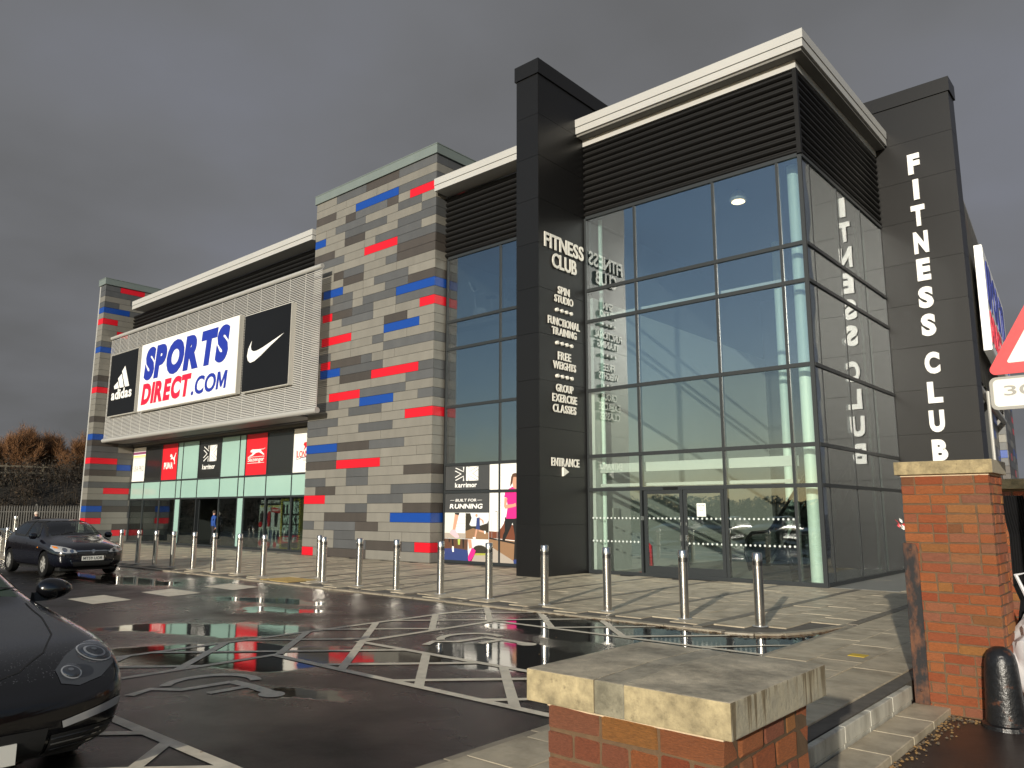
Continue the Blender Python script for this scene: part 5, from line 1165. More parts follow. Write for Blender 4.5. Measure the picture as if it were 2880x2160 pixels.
for z in (2.73, 3.07, 3.42): b = MB(); b.box(-0.055, 0.055, 0.007, 0.095, z, z+0.03, M_BOLG); b.build('clip', rs_)

# ---- palisade fence beyond the store
pf = thing('palisade_fence', 'grey steel palisade fence in front of the dark embankment', 'fence', (-47, -0.7, 0), math.atan2(.66, .75))
M_PAL = mat('galvanised_pale', (0.032, 0.030, 0.025), 0.6, metal=0.2, objvar=0.3)
b = MB(); b.prism([(-0.035, 0.05), (0.035, 0.05), (0.035, 1.86), (0.012, 1.98), (0.0, 1.90), (-0.012, 1.98), (-0.035, 1.86)], -0.006, 0.006, 'y', M_PAL); pme = b.mesh('pale')
for k in range(105): link('pale', pme, pf, (-8.0+0.155*k, 0, 0))
for z in (0.4, 1.55): b = MB(); b.box(-8.1, 8.4, 0.01, 0.05, z, z+0.05, M_PAL); b.build('rail', pf)
for k in range(7): b = MB(); b.box(-8.0+2.7*k-0.05, -8.0+2.7*k+0.05, 0.055, 0.14, 0, 2.05, M_PAL); b.build('post', pf)
# ================================================================== embankment, scrub and bare trees
CP2 = Vector((CAM_POS.x, CAM_POS.y, 0)); VN = Vector((-0.953, 0.303, 0)); VT = Vector((0.303, 0.953, 0))
def vp(s, t, z=0): p = CP2+VN*s+VT*t; return Vector((p.x, p.y, z))
def hz(s, t):
    k = min(max((s-59.5)/9, 0), 1); k = k*k*(3-2*k)
    return -0.2+3.9*k+0.5*mnoise.noise(Vector((s*.12, t*.12, 1)))*k
M_EARTH = mat('dark_scrub_ground', (0.008, 0.006, 0.0035), 0.95, var=0.5, vscale=0.6)
b = MB(); vs = []; fs = []; ns, ntt = 16, 40
for i in range(ns):
    for j in range(ntt): s, t = 59+i*4.0, -60+j*3.2; q = vp(s, t, hz(s, t) if i else -0.4); vs.append(q)
for i in range(ns-1):
    for j in range(ntt-1): fs.append((i*ntt+j, i*ntt+j+1, (i+1)*ntt+j+1, (i+1)*ntt+j))
b.add(vs, fs, M_EARTH); em = b.build('embankment', smooth=True); tag(em, 'dark overgrown embankment behind the palisade fence', 'embankment', kind='structure')
SCR_M = [mat('scrub_%d' % i, c, 0.8) for i, c in enumerate([(0.016, 0.011, 0.006), (0.026, 0.016, 0.008), (0.010, 0.009, 0.005), (0.075, 0.05, 0.025)])]
b = MB(); rr = random.Random(41)
clumps = [(rr.uniform(60, 76), rr.uniform(-34, 14), rr.uniform(.8, 2.1)) for _ in range(520)]
for (s, t, h) in clumps:
    base = vp(s, t, hz(s, t)); wd = h*rr.uniform(.6, 1.0); mm = rr.randrange(3)
    for k in range(150):
        d = Vector((rr.gauss(0, .45), rr.gauss(0, .45), abs(rr.gauss(0.45, .3)))); p = base+Vector((d.x*wd, d.y*wd, d.z*h)); a = Vector((rr.gauss(0, 1), rr.gauss(0, 1), rr.gauss(0, 1))).normalized(); c_ = a.cross(Vector((rr.gauss(0, 1), rr.gauss(0, 1), rr.gauss(0, 1)))).normalized(); l = rr.uniform(.05, .16)
        b.add([p-a*l, p+c_*l*.55, p+a*l], [(0, 1, 2)], SCR_M[mm if rr.random() < .95 else 3])
    for k in range(14):
        p = base+Vector((rr.gauss(0, .3)*wd, rr.gauss(0, .3)*wd, 0)); q = p+Vector((rr.gauss(0, .35), rr.gauss(0, .35), h*rr.uniform(.7, 1.25))); b.add([p-VT*.012, p+VT*.012, q], [(0, 1, 2)], SCR_M[rr.randrange(4)])
tag(b.build('scrub', fix=False), 'dense dark brambles and scrub covering the embankment', 'scrub', kind='stuff')
M_BARK = mat('dark_bark', (0.028, 0.020, 0.013), 0.9)
TWIG = {'orange': mat('twig_orange', (0.19, 0.088, 0.032), 0.8), 'tan': mat('twig_tan', (0.14, 0.072, 0.030), 0.8), 'dark': mat('twig_dark', (0.035, 0.022, 0.013), 0.85)}
def bare_tree(seed, base, h, spread, tw, label, ntw=13000, lean=0.0):
    r_ = random.Random(seed); t = thing('bare_tree', label, 'tree', base, group='bare winter trees on the embankment'); tips = []; b = MB()
    def grow(p, d, L, rad, lv):
        pts = [p]; q = p.copy(); dd = d.copy()
        for i in range(3):
            dd = (dd+Vector((r_.gauss(0, .16), r_.gauss(0, .16), r_.gauss(.06, .08)))).normalized(); q = q+dd*L/3; pts.append(q.copy())
        b.tube(pts, [rad, rad*.85, rad*.7, rad*.5], 5 if lv < 2 else 3, M_BARK, cap=False); tips.append((pts, lv))
        if lv >= 4: return
        for k in range(r_.choice((2, 3, 3)) if lv else 7):
            a = r_.uniform(0, 6.28); up = Vector((math.cos(a)*spread*.75, math.sin(a)*spread*.75, r_.uniform(.5, 1.3))).normalized(); st = pts[r_.choice((1, 2, 3))]
            grow(st, (dd*.5+up).normalized(), (h*.30 if lv == 0 else L*r_.uniform(.62, .82)), rad*.55, lv+1)
    grow(Vector((0, 0, -0.3)), Vector((lean, 0, 1)).normalized(), h*.16, h*.018, 0)
    b.build('trunk', t, fix=False)
    c = MB(); src = [x for x in tips if x[1] >= 1]
    for k in range(ntw):
        pts, lv = src[r_.randrange(len(src))]; p = pts[r_.randrange(1, 4)]+Vector((r_.gauss(0, .12), r_.gauss(0, .12), r_.gauss(0, .12))); d = Vector((r_.gauss(0, .6), r_.gauss(0, .6), r_.uniform(.2, 1.3))).normalized(); L = r_.uniform(.3, 1.0)*h*.11+.12
        sd = d.cross(Vector((r_.gauss(0, 1), r_.gauss(0, 1), r_.gauss(0, 1)))).normalized()*r_.uniform(.007, .018)
        c.add([p-sd, p+sd, p+d*L+Vector((0, 0, .05*L))], [(0, 1, 2)], TWIG[tw] if r_.random() < .85 else TWIG['dark'])
    c.build('crown', t, fix=False); return t
TREES = [(71, -9.6, 4.6, 'dark', 'dark bare shrubby tree at the left edge of the picture', .9), (70, -7.8, 3.6, 'dark', 'low dark bare tree next to the left edge', .9)]
_TN = ['leftmost of the orange brown bare trees', 'second orange brown bare tree from the left', 'third orange brown bare tree from the left', 'fourth orange brown bare tree from the left', 'fifth orange brown bare tree from the left', 'orange brown bare tree next to the clad tower', 'orange brown bare tree half hidden by the clad tower']
for i in range(7): TREES.append((79+(i % 3)*1.5, -5.8+1.35*i, 5.0+0.25*i+(i % 2)*.3, 'orange', _TN[i], .85))
for i in range(4): TREES.append((75.5+(i % 2), -5.0+2.1*i, 2.7, 'tan', 'low tan thicket tree, %s from the left in front of the orange trees' % ['first', 'second', 'third', 'fourth'][i], 1.1))
for i, (s, t, h, tw, lab, sp) in enumerate(TREES): bare_tree(300+i, vp(s, t, hz(s, t)-.1), h, sp, tw, lab)
# post and rail fence on top of the bank
pr = thing('rail_fence', 'low timber rail fence along the top of the embankment', 'fence', vp(70, -8, hz(70, -8)), math.atan2(VT.y, VT.x)); M_TIM = mat('weathered_timber', (0.10, 0.085, 0.06), 0.85)
for k in range(6): b = MB(); b.box(-4+2.4*k-.06, -4+2.4*k+.06, -.06, .06, -.8, 1.5, M_TIM); b.build('post', pr)
for z in (0.75, 1.25): b = MB(); b.box(-4.2, 8.4, -.1, -.065, z, z+.12, M_TIM); b.build('rail', pr)

# hedge and trees on the far side of the car park, seen mirrored in the glazing
b = MB(); rr = random.Random(91)
for k in range(26000):
    x = rr.uniform(-75, 20); h = 2.6+1.2*mnoise.noise(Vector((x*.15, 0, 3)))+.5*mnoise.noise(Vector((x*.9, 0, 7))); z = h*rr.random()**.6; y = -46+rr.gauss(0, .8); l = rr.uniform(.12, .3); a = Vector((rr.gauss(0, 1), rr.gauss(0, 1), rr.gauss(0, 1))).normalized()*l; c_ = Vector((rr.gauss(0, 1), rr.gauss(0, 1), rr.gauss(0, 1))).normalized()*l
    b.add([(x-a.x, y-a.y, z-a.z+.1), (x+c_.x, y+c_.y, z+c_.z+.1), (x+a.x, y+a.y, z+a.z+.1)], [(0, 1, 2)], SCR_M[k % 3])
b.box(-75, 20, -46.4, -45.8, -.2, 2.0, M_EARTH)
tag(b.build('hedge', fix=False), 'dark hedge on the far side of the car park mirrored in the glass', 'hedge', kind='stuff')
# ================================================================== cars and people
from mathutils.bvhtree import BVHTree
def evaluated(ob):
    dg = bpy.context.evaluated_depsgraph_get(); me = bpy.data.meshes.new_from_object(ob.evaluated_get(dg)); return me
def loft_body(name, st, wheels, wr, m):
    """st: stations (x,zb,yb,zm,ym,zw,yw,zr,yr,zc); returns smooth mesh with wheel arches cut"""
    b = MB(); n = None; rings = []
    for (x, zb, yb, zm, ym, zw, yw, zr, yr, zc) in st:
        half = [(0, zb), (yb*.8, zb), (yb, zb+.05), ((yb+ym)/2+.01, (zb+zm)/2), (ym, zm), ((ym*1.6+yw*.4)/2, (zm+zw)/2+.06), (yw, zw), ((yw+yr)/2, (zw+zr)/2), (yr, zr), (yr*.5, zr+(zc-zr)*.8), (0, zc)]
        ring = half + [(-y, z) for y, z in half[-2:0:-1]]; rings.append([(x, y, z) for y, z in ring]); n = len(ring)
    vs = [p for r_ in rings for p in r_]
    fs = [(i*n+k, i*n+(k+1) % n, (i+1)*n+(k+1) % n, (i+1)*n+k) for i in range(len(rings)-1) for k in range(n)]
    fs += [tuple(range(n)), tuple(range((len(rings)-1)*n, len(rings)*n))]
    b.add(vs, fs, m); ob = b.build(name, None)
    md = ob.modifiers.new('s', 'SUBSURF'); md.levels = 2; md.render_levels = 2
    cut = []
    for (x, y) in wheels:
        c = MB(); c.lathe([(wr, -0.35), (wr, 0.35)], 32, (x, y, wr-0.045), 'y', m); co = c.build('c', None); cut.append(co)
        bo = ob.modifiers.new('b', 'BOOLEAN'); bo.operation = 'DIFFERENCE'; bo.object = co; bo.solver = 'EXACT'
    me = evaluated(ob); bpy.data.objects.remove(ob)
    for co in cut: bpy.data.objects.remove(co)
    me.materials.clear(); me.materials.append(m)
    me.polygons.foreach_set('material_index', [0]*len(me.polygons)); auto_smooth(me, 38)
    return me
def bvh_of(me):
    bm = bmesh.new(); bm.from_mesh(me); t = BVHTree.FromBMesh(bm); bm.free(); return t
def decal(bvh, poly, view, off, m, name, parent, cuts=3, thick=0.0):
    """outline in a side, front or top view of the car, laid on the body surface"""
    bm = bmesh.new(); vs = [bm.verts.new((a, c, 0)) for a, c in poly]; bm.faces.new(vs); bmesh.ops.triangulate(bm, faces=bm.faces)
    for _ in range(cuts): bmesh.ops.subdivide_edges(bm, edges=bm.edges, cuts=1, use_grid_fill=True); bmesh.ops.triangulate(bm, faces=bm.faces)
    bad = []
    for v in bm.verts:
        a, c = v.co.x, v.co.y
        if view == 'front': o, d = Vector((4, a, c)), Vector((-1, 0, 0))
        elif view == 'left': o, d = Vector((a, 4, c)), Vector((0, -1, 0))
        elif view == 'right': o, d = Vector((a, -4, c)), Vector((0, 1, 0))
        elif view == 'rear': o, d = Vector((-9, a, c)), Vector((1, 0, 0))
        elif view == 'top': o, d = Vector((a, c, 5)), Vector((0, 0, -1))
        else: dd = view; d = -dd; u = Vector((0, 1, 0)) if abs(dd.y) < .9 else Vector((1, 0, 0)); w_ = dd.cross(u).normalized(); u = w_.cross(dd).normalized(); o = dd*6+u*a+w_*c
        h, nn, i, dist = bvh.ray_cast(o, d)
        if h is None: bad.append(v)
        else:
            if nn.dot(d) > 0: nn = -nn
            v.co = h+nn*off
    if bad: bmesh.ops.delete(bm, geom=bad, context='VERTS')
    me = bpy.data.meshes.new(name); bmesh.ops.recalc_face_normals(bm, faces=bm.faces); bm.to_mesh(me); bm.free(); me.materials.append(m); me.polygons.foreach_set('use_smooth', [True]*len(me.polygons))
    return link(name, me, parent)
M_CARBLK = mat('car_paint_black', (0.0035, 0.0035, 0.0042), 0.15, coat=0.6, bump=0.0006, bscale=90)
M_CARBL2 = mat('car_paint_blueblack', (0.004, 0.004, 0.007), 0.15, coat=0.7)
M_CGLASS = mat('car_glass', (0.006, 0.008, 0.008), 0.03, spec=0.7)
M_CGREEN = mat('car_glass_green', (0.035, 0.06, 0.035), 0.05, spec=0.6)
M_TYRE = mat('tyre_rubber', (0.007, 0.007, 0.007), 0.8, spec=0.15)
M_RIM = mat('alloy_rim', (0.42, 0.41, 0.38), 0.35, metal=0.3)
M_CHROME = mat('chrome_trim', (0.65, 0.64, 0.62), 0.15, metal=1.0)
M_PLAST = mat('black_trim', (0.010, 0.010, 0.010), 0.55)
M_PLATEW = mat('number_plate', (0.62, 0.61, 0.56), 0.4)
M_LENS = mat('headlamp_lens', (0.42, 0.42, 0.42), 0.12, metal=0.25, coat=1.0)
M_LENSD = mat('headlamp_dark', (0.045, 0.049, 0.055), 0.08, coat=1.0)
M_REFL = mat('headlamp_reflector', (0.55, 0.56, 0.57), 0.12, metal=1.0)
M_AMBER = mat('amber_lens', (0.6, 0.18, 0.02), 0.2)
G_LAMP = glass('lamp_cover_glass', (0.93, 0.94, 0.95), 0.05)
M_RINGL = mat('lamp_ring_grey', (0.55, 0.56, 0.58), 0.2, metal=0.45)
def wheel(parent, x, y, r, side, spokes=7, ph=0.1):
    w = 0.20; b = MB(); b.lathe([(r*.66, -w/2), (r*.93, -w/2), (r, -w/2+.03), (r, w/2-.03), (r*.93, w/2), (r*.66, w/2)], 32, (0, 0, 0), 'y', M_TYRE, cap=False); me = b.mesh('tyre'); auto_smooth(me, 35)
    o = link('wheel', me, parent, (x, y, r))
    c = MB(); yy = side*(w/2-.035); c.lathe([(r*.66, yy-.02), (r*.66, yy+.02), (r*.60, yy+.02), (r*.60, yy-.02)], 28, (0, 0, 0), 'y', M_RIM, cap=False); c.lathe([(r*.16, yy-.02), (r*.15, yy+.018)], 14, (0, 0, 0), 'y', M_RIM)
    for k in range(spokes):
        a = ph+2*math.pi*k/spokes; ca, sa = math.cos(a), math.sin(a); px, pz = -sa, ca
        q = [(ca*r*.10+px*r*.075, sa*r*.10+pz*r*.075), (ca*r*.62+px*r*.055, sa*r*.62+pz*r*.055), (ca*r*.62-px*r*.055, sa*r*.62-pz*r*.055), (ca*r*.10-px*r*.075, sa*r*.10-pz*r*.075)]
        c.prism(q, yy-.012, yy+.014, 'y', M_RIM)
    c.lathe([(r*.59, yy-side*.07), (r*.59, yy-side*.05)], 24, (0, 0, 0), 'y', M_PLAST); c.build('rim', o)
def mirror_pair(poly): return [(-a, c) for a, c in poly][::-1]

# ---------------- dark hatchback driving past
hb = thing('hatchback', 'dark blue black hatchback with front number plate driving past the store', 'car', (-15.95, -9.24, ZA+0.003), 0)
ST = [(.87, .34, .40, .46, .50, .58, .48, .63, .34, .65), (.82, .24, .62, .46, .70, .64, .66, .71, .44, .73), (.66, .21, .74, .48, .82, .72, .76, .79, .50, .815), (.35, .20, .79, .50, .865, .80, .795, .86, .53, .885), (0.0, .20, .80, .52, .875, .86, .80, .92, .56, .945), (-.38, .20, .80, .52, .875, .905, .80, .975, .64, .995), (-.75, .20, .80, .52, .875, .925, .80, 1.185, .635, 1.225), (-1.12, .20, .80, .52, .875, .935, .80, 1.365, .58, 1.405), (-1.9, .20, .80, .52, .875, .95, .80, 1.40, .58, 1.455), (-2.6, .20, .80, .52, .875, .965, .79, 1.38, .56, 1.435), (-2.95, .22, .79, .54, .87, .975, .77, 1.29, .55, 1.345), (-3.22, .28, .75, .56, .83, .97, .73, 1.08, .54, 1.11), (-3.37, .36, .60, .58, .68, .84, .60, .89, .4, .91)]
WH = [(0, .74), (0, -.74), (-2.61, .74), (-2.61, -.74)]
bme = loft_body('body', ST, WH, 0.36, M_CARBL2); BV = bvh_of(bme)
def inside(p, poly):
    c = False; n = len(poly)
    for i in range(n):
        (x1, y1), (x2, y2) = poly[i], poly[(i+1) % n]
        if (y1 > p[1]) != (y2 > p[1]) and p[0] < (x2-x1)*(p[1]-y1)/(y2-y1)+x1: c = not c
    return c
FN = Vector((.75, 0, .66)).normalized(); _wn = FN.cross(Y3).normalized()
WSP = [(y, Vector((x, y, z)).dot(_wn)) for x, y, z in ((-.44, -.66, .995), (-.44, .66, .995), (-1.10, .53, 1.385), (-1.10, -.53, 1.385))]
SW1 = [(-.72, .97), (-1.62, .985), (-1.62, 1.36), (-1.24, 1.35), (-.95, 1.19)]; SW2 = [(-1.70, .985), (-2.55, 1.01), (-2.78, 1.10), (-2.45, 1.33), (-1.70, 1.365)]
_bm = bmesh.new(); _bm.from_mesh(bme); _bm.faces.ensure_lookup_table(); _kill = []
for f in _bm.faces:
    c = f.calc_center_median(); n = f.normal
    if n.dot(FN) > .5 and -1.15 < c.x < -.4 and c.z > .95 and inside((c.y, c.dot(_wn)), WSP): _kill.append(f)
    elif abs(n.y) > .35 and c.z > .9 and (inside((c.x, c.z), SW1) or inside((c.x, c.z), SW2)): _kill.append(f)
bmesh.ops.delete(_bm, geom=_kill, context='FACES'); _bm.to_mesh(bme); _bm.free(); link('body', bme, hb)
def rim_band(pl, view, nm='window_seal'):
    q = pl+[pl[0]]; k = len(pl)
    for i in range(k): decal(BV, stroke([pl[i], pl[(i+1) % k]], .05), view, .006, M_PLAST, nm, hb, 2)
# cabin: seats, dashboard, wheel
for sy in (.36, -.36):
    b = MB(); b.prism([(-1.75, .32), (-1.15, .32), (-1.15, .52), (-1.55, .50), (-1.85, 1.02), (-1.95, 1.0)], sy-.23, sy+.23, 'y', M_PLAST); b.prism([(-1.86, 1.05), (-1.78, 1.05), (-1.83, 1.22), (-1.91, 1.22)], sy-.11, sy+.11, 'y', M_PLAST); b.build('seat', hb)
b = MB(); b.box(-.95, -.45, -.68, .68, .62, .93, M_PLAST); b.build('dashboard', hb)
b = MB(); b.box(-2.9, -.4, -.72, .72, .28, .32, M_PLAST); b.build('cabin_floor', hb)
b = MB(); b.tube([(-1.02+.06*math.sin(t*.5236)*.6, -.36+.17*math.cos(t*.5236), .90+.15*math.sin(t*.5236)) for t in range(13)], .016, 6, M_PLAST, cap=False); b.build('steering_wheel', hb)
G_CAR = glass('car_window', (0.60, 0.68, 0.63), 0.06)
b = MB(); b.box(-3.1, .6, -.66, .66, .16, .5, M_PLAST); b.build('underbody', hb)
for x, y in WH: wheel(hb, x, math.copysign(.765, y), .315, 1 if y > 0 else -1)
# windscreen, side and rear glass
def wv(x, y, z, dd=FN):
    w_ = dd.cross(Y3).normalized(); return (y, Vector((x, y, z)).dot(w_))
ws = [wv(-.44, -.66, .995), wv(-.44, .66, .995), wv(-1.10, .53, 1.385), wv(-1.10, -.53, 1.385)]
decal(BV, ws, FN, .004, G_CAR, 'windscreen', hb); rim_band(ws, FN)
for vw in ('left', 'right'):
    decal(BV, SW1, vw, .004, G_CAR, 'front_side_window', hb); decal(BV, SW2, vw, .004, G_CAR, 'rear_side_window', hb); rim_band(SW1, vw); rim_band(SW2, vw)
    for x in (-.62, -1.66, -2.42): decal(BV, stroke([(x, .93), (x+.02, .60), (x+.02, .30)], .012), vw, .002, M_PLAST, 'door_seam', hb, 2)
    for x in (-1.42, -2.28): decal(BV, stroke([(x-.09, .80), (x+.09, .80)], .028), vw, .010, M_CHROME if False else M_CARBL2, 'door_handle', hb, 1)
    decal(BV, stroke([(.0, .36), (.0, .36)], .01) if False else [(-.5, .235), (-2.2, .235), (-2.2, .27), (-.5, .27)], vw, .004, M_PLAST, 'sill_trim', hb, 2)
    decal(BV, [(-.50, .70), (-.44, .70), (-.44, .73), (-.50, .73)], vw, .006, M_AMBER, 'side_repeater', hb, 1)
for sgn in (1, -1):
    lp = [(.37, .60), (.42, .665), (.60, .735), (.80, .785), (.83, .72), (.80, .645), (.62, .60)]
    lp = lp if sgn > 0 else mirror_pair(lp); decal(BV, lp, 'front', .008, M_LENS, 'headlamp', hb, 3)
    for (cy, cz, r_) in ((.50, .645, .042), (.64, .672, .050)): decal(BV, ell(sgn*cy, cz, r_, r_, 12), 'front', .014, M_REFL, 'lamp_reflector', hb, 1)
    decal(BV, [(sgn*.74, .70), (sgn*.80, .715), (sgn*.80, .765), (sgn*.75, .745)], 'front', .013, M_AMBER, 'indicator', hb, 1)
    decal(BV, stroke([(sgn*.46, .33), (sgn*.50, .385), (sgn*.515, .43)], .022), 'front', .010, M_CHROME, 'intake_trim', hb, 2)
    mm = MB(); mm.lathe([(.03, -.09), (.075, -.06), (.085, .0), (.08, .06), (.04, .095)], 14, (0, 0, 0), 'y', M_CARBL2); me = mm.mesh('door_mirror'); auto_smooth(me); link('door_mirror', me, hb, (-.66, sgn*.93, 1.0))
decal(BV, [(-.36, .555), (.36, .555), (.37, .635), (-.37, .635)], 'front', .006, M_PLAST, 'grille', hb, 4)
for z in (.58, .605): decal(BV, [(-.34, z), (.34, z), (.34, z+.008), (-.34, z+.008)], 'front', .010, M_CHROME if False else M_LENSD, 'grille_bar', hb, 3)
decal(BV, [(-.385, .628), (.385, .628), (.40, .652), (-.40, .652)], 'front', .014, M_CHROME, 'chrome_bar', hb, 4)
decal(BV, [(-.075, .65), (0, .575), (.075, .65), (.05, .66), (0, .615), (-.05, .66)], 'front', .020, M_CHROME, 'grille_emblem', hb, 2)
decal(BV, ell(0, .643, .035, .028, 14), 'front', .024, M_CHROME, 'badge', hb, 1)
decal(BV, [(-.42, .27), (.42, .27), (.47, .385), (-.47, .385)], 'front', .006, M_PLAST, 'lower_intake', hb, 4)
decal(BV, [(-.72, .215), (.72, .215), (.74, .245), (-.74, .245)], 'front', .012, M_PLAST, 'front_lip', hb, 4)
h_, nn_, _, _ = BV.ray_cast(Vector((4, 0, .46)), Vector((-1, 0, 0)))
b = MB(); b.box(h_.x+.004, h_.x+.014, -.26, .26, .405, .517, M_PLATEW); b.build('number_plate', hb)
b = MB(); text_into(b, 'MT59 UOR', .46, .072, (h_.x, -.23, .425), Y3, Z3, X3, .0155, INK['black'], bold=.02, gap=.07); b.build('plate_lettering', hb, fix=False)
for s_ in (-.35, .30): decal(BV, stroke([wv(-.45, s_, 1.0), wv(-.62, s_+.5, 1.08)], .02), FN, .012, M_PLAST, 'wiper', hb, 2)

# ---------------- near black car, nose in the lower left corner
pc = thing('parked_car', 'glossy black sports saloon with rain drops, cut off by the left edge in the foreground', 'car', (.01, -15.93, ZA+0.003), 0)
SP = [(.93, .30, .42, .40, .52, .47, .50, .50, .34, .505), (.88, .22, .70, .42, .80, .53, .74, .56, .45, .565), (.78, .19, .80, .45, .90, .62, .82, .65, .48, .655), (.60, .18, .85, .50, .950, .735, .86, .745, .5, .74), (.36, .18, .87, .52, .965, .80, .875, .80, .53, .79), (.05, .18, .88, .54, .970, .85, .875, .845, .56, .84), (-.35, .18, .88, .54, .970, .895, .865, .895, .60, .90), (-.68, .18, .88, .54, .970, .925, .865, .955, .66, .97), (-1.1, .18, .88, .54, .970, .94, .865, 1.17, .66, 1.20), (-1.55, .18, .88, .54, .970, .95, .865, 1.33, .60, 1.37), (-2.3, .18, .88, .54, .970, .96, .87, 1.37, .60, 1.42), (-3.2, .18, .88, .56, .975, .97, .88, 1.24, .58, 1.30), (-3.8, .24, .85, .56, .93, .96, .84, 1.04, .55, 1.08), (-4.02, .36, .66, .58, .74, .85, .66, .88, .4, .90)]
WP = [(0, .82), (0, -.82), (-2.92, .82), (-2.92, -.82)]
pme = loft_body('body', SP, WP, 0.385, M_CARBLK); BP = bvh_of(pme); link('body', pme, pc)
b = MB(); b.box(-3.7, .65, -.7, .7, .15, .45, M_PLAST); b.build('underbody', pc)
for x, y in WP: wheel(pc, x, math.copysign(.835, y), .345, 1 if y > 0 else -1, 5)
FP = Vector((.62, 0, .78)).normalized()
def wp(x, y, z): w_ = FP.cross(Y3).normalized(); return (y, Vector((x, y, z)).dot(w_))
decal(BP, [wp(-.74, -.70, .98), wp(-.74, .70, .98), wp(-1.52, .56, 1.355), wp(-1.52, -.56, 1.355)], FP, .004, M_CGREEN, 'windscreen', pc)
for vw in ('left', 'right'):
    decal(BP, [(-.98, .985), (-1.95, .99), (-1.95, 1.33), (-1.62, 1.30), (-1.25, 1.14)], vw, .004, M_CGLASS, 'front_side_window', pc)
    decal(BP, [(-2.03, .99), (-3.1, 1.01), (-3.3, 1.09), (-2.8, 1.29), (-2.03, 1.34)], vw, .004, M_CGLASS, 'rear_side_window', pc)
    for x in (-.80, -1.98): decal(BP, stroke([(x, .93), (x+.02, .60), (x+.02, .30)], .010), vw, .002, M_PLAST, 'door_seam', pc, 2)
for sg in (1, -1):
    T = lambda pts: [(x, sg*y) for x, y in (pts if sg > 0 else pts[::-1])]
    # headlamp: a teardrop seen from ahead and above, two round units inside
    LD = Vector((.72, .34*sg, .60)).normalized(); wl = LD.cross(Y3).normalized(); ul = wl.cross(LD).normalized()
    def hitp(x, y):
        h, n_, _, _ = BP.ray_cast(Vector((x, sg*y, 5)), Vector((0, 0, -1))); return (h.dot(ul), h.dot(wl))
    lamp = [hitp(x, y) for x, y in [(.83, .50), (.845, .60), (.80, .74), (.70, .845), (.56, .885), (.44, .865), (.42, .80), (.50, .70), (.62, .58), (.74, .49)]]
    decal(BP, lamp, LD, .004, M_LENSD, 'headlamp', pc, 3)
    for (x, y, rads) in ((.60, .765, (.098, .090, .060, .048)), (.765, .575, (.056, .048))):
        a, c = hitp(x, y)
        for q, r1 in enumerate(rads): decal(BP, ell(a, c, r1, r1, 24), LD, .008+.002*q, M_RINGL if q % 2 == 0 else M_LENSD, 'lamp_ring' if q % 2 == 0 else 'lamp_bowl', pc, 1)
        decal(BP, ell(a, c+.012, .016, .012, 10), LD, .018, M_LENS, 'lamp_lens', pc, 1)
        h2, n2, _, _ = BP.ray_cast(LD*6+ul*a+wl*c, -LD); dm_ = MB(); rr_ = rads[0]*1.05; dm_.lathe([(rr_*math.cos(R(q)), .02+.30*rr_*math.sin(R(q))) for q in (0, 18, 36, 54, 72, 86)], 20, (0, 0, 0), 'z', G_LAMP, cap=False); me = dm_.mesh('lamp_cover', smooth=True); link('lamp_cover', me, pc, h2, n2.to_track_quat('Z', 'Y').to_euler())
    # bonnet shut line
    decal(BP, T(stroke([(-.62, .72), (-.2, .70), (.25, .62), (.55, .48), (.72, .30), (.78, .13), (.785, 0)], .011)), 'top', .0022, M_PLAST, 'bonnet_seam', pc, 2)
    decal(BP, [(sg*.50, .365), (sg*.84, .43), (sg*.86, .475), (sg*.82, .475), (sg*.49, .405)], 'front', .010, M_LENS, 'running_light', pc, 3)
    decal(BP, [(sg*.42, .22), (sg*.84, .24), (sg*.86, .35), (sg*.44, .335)], 'front', .006, M_PLAST, 'side_intake', pc, 3)
    for z in (.25, .28, .31): decal(BP, [(sg*.44, z), (sg*.82, z+.012), (sg*.82, z+.02), (sg*.44, z+.008)], 'front', .011, M_LENSD, 'intake_slat', pc, 2)
    q = MB(); q.prism([(-.02, 0), (.07, .02), (.09, .06), (.05, .085), (-.02, .09)], -.11, .11, 'y', M_CARBLK)
    mt_ = bmesh.new(); bmesh.ops.create_uvsphere(mt_, u_segments=18, v_segments=12, radius=1)
    for v in mt_.verts: v.co = Vector((v.co.x*.10*(1 if v.co.x > 0 else .45), v.co.y*.135, v.co.z*.085*(1-.25*v.co.y*sg)))
    me = bpy.data.meshes.new('door_mirror'); mt_.to_mesh(me); mt_.free(); me.materials.append(M_CARBLK); me.polygons.foreach_set('use_smooth', [True]*len(me.polygons)); link('door_mirror', me, pc, (-.98, sg*1.03, 1.005))
    q = MB(); q.prism([(-1.03, .92), (-.93, .92), (-.95, .985), (-1.02, .985)], sg*.88, sg*.98, 'y', M_PLAST); q.build('mirror_stalk', pc)
decal(BP, [(-.40, .22), (.40, .22), (.42, .38), (-.42, .38)], 'front', .006, M_PLAST, 'centre_intake', pc, 4)
h_, nn_, _, _ = BP.ray_cast(Vector((4, 0, .33)), Vector((-1, 0, 0)))
b = MB(); b.box(h_.x+.004, h_.x+.014, -.26, .26, .215, .327, M_PLATEW); b.build('number_plate', pc)
decal(BP, ell(.66, 0, .035, .028, 14), 'top', .006, M_CHROME, 'badge', pc, 1)
for s_ in (-.45, .35): decal(BP, stroke([wp(-.76, s_, .99), wp(-.92, s_+.5, 1.08)], .022), FP, .014, M_PLAST, 'wiper', pc, 2)
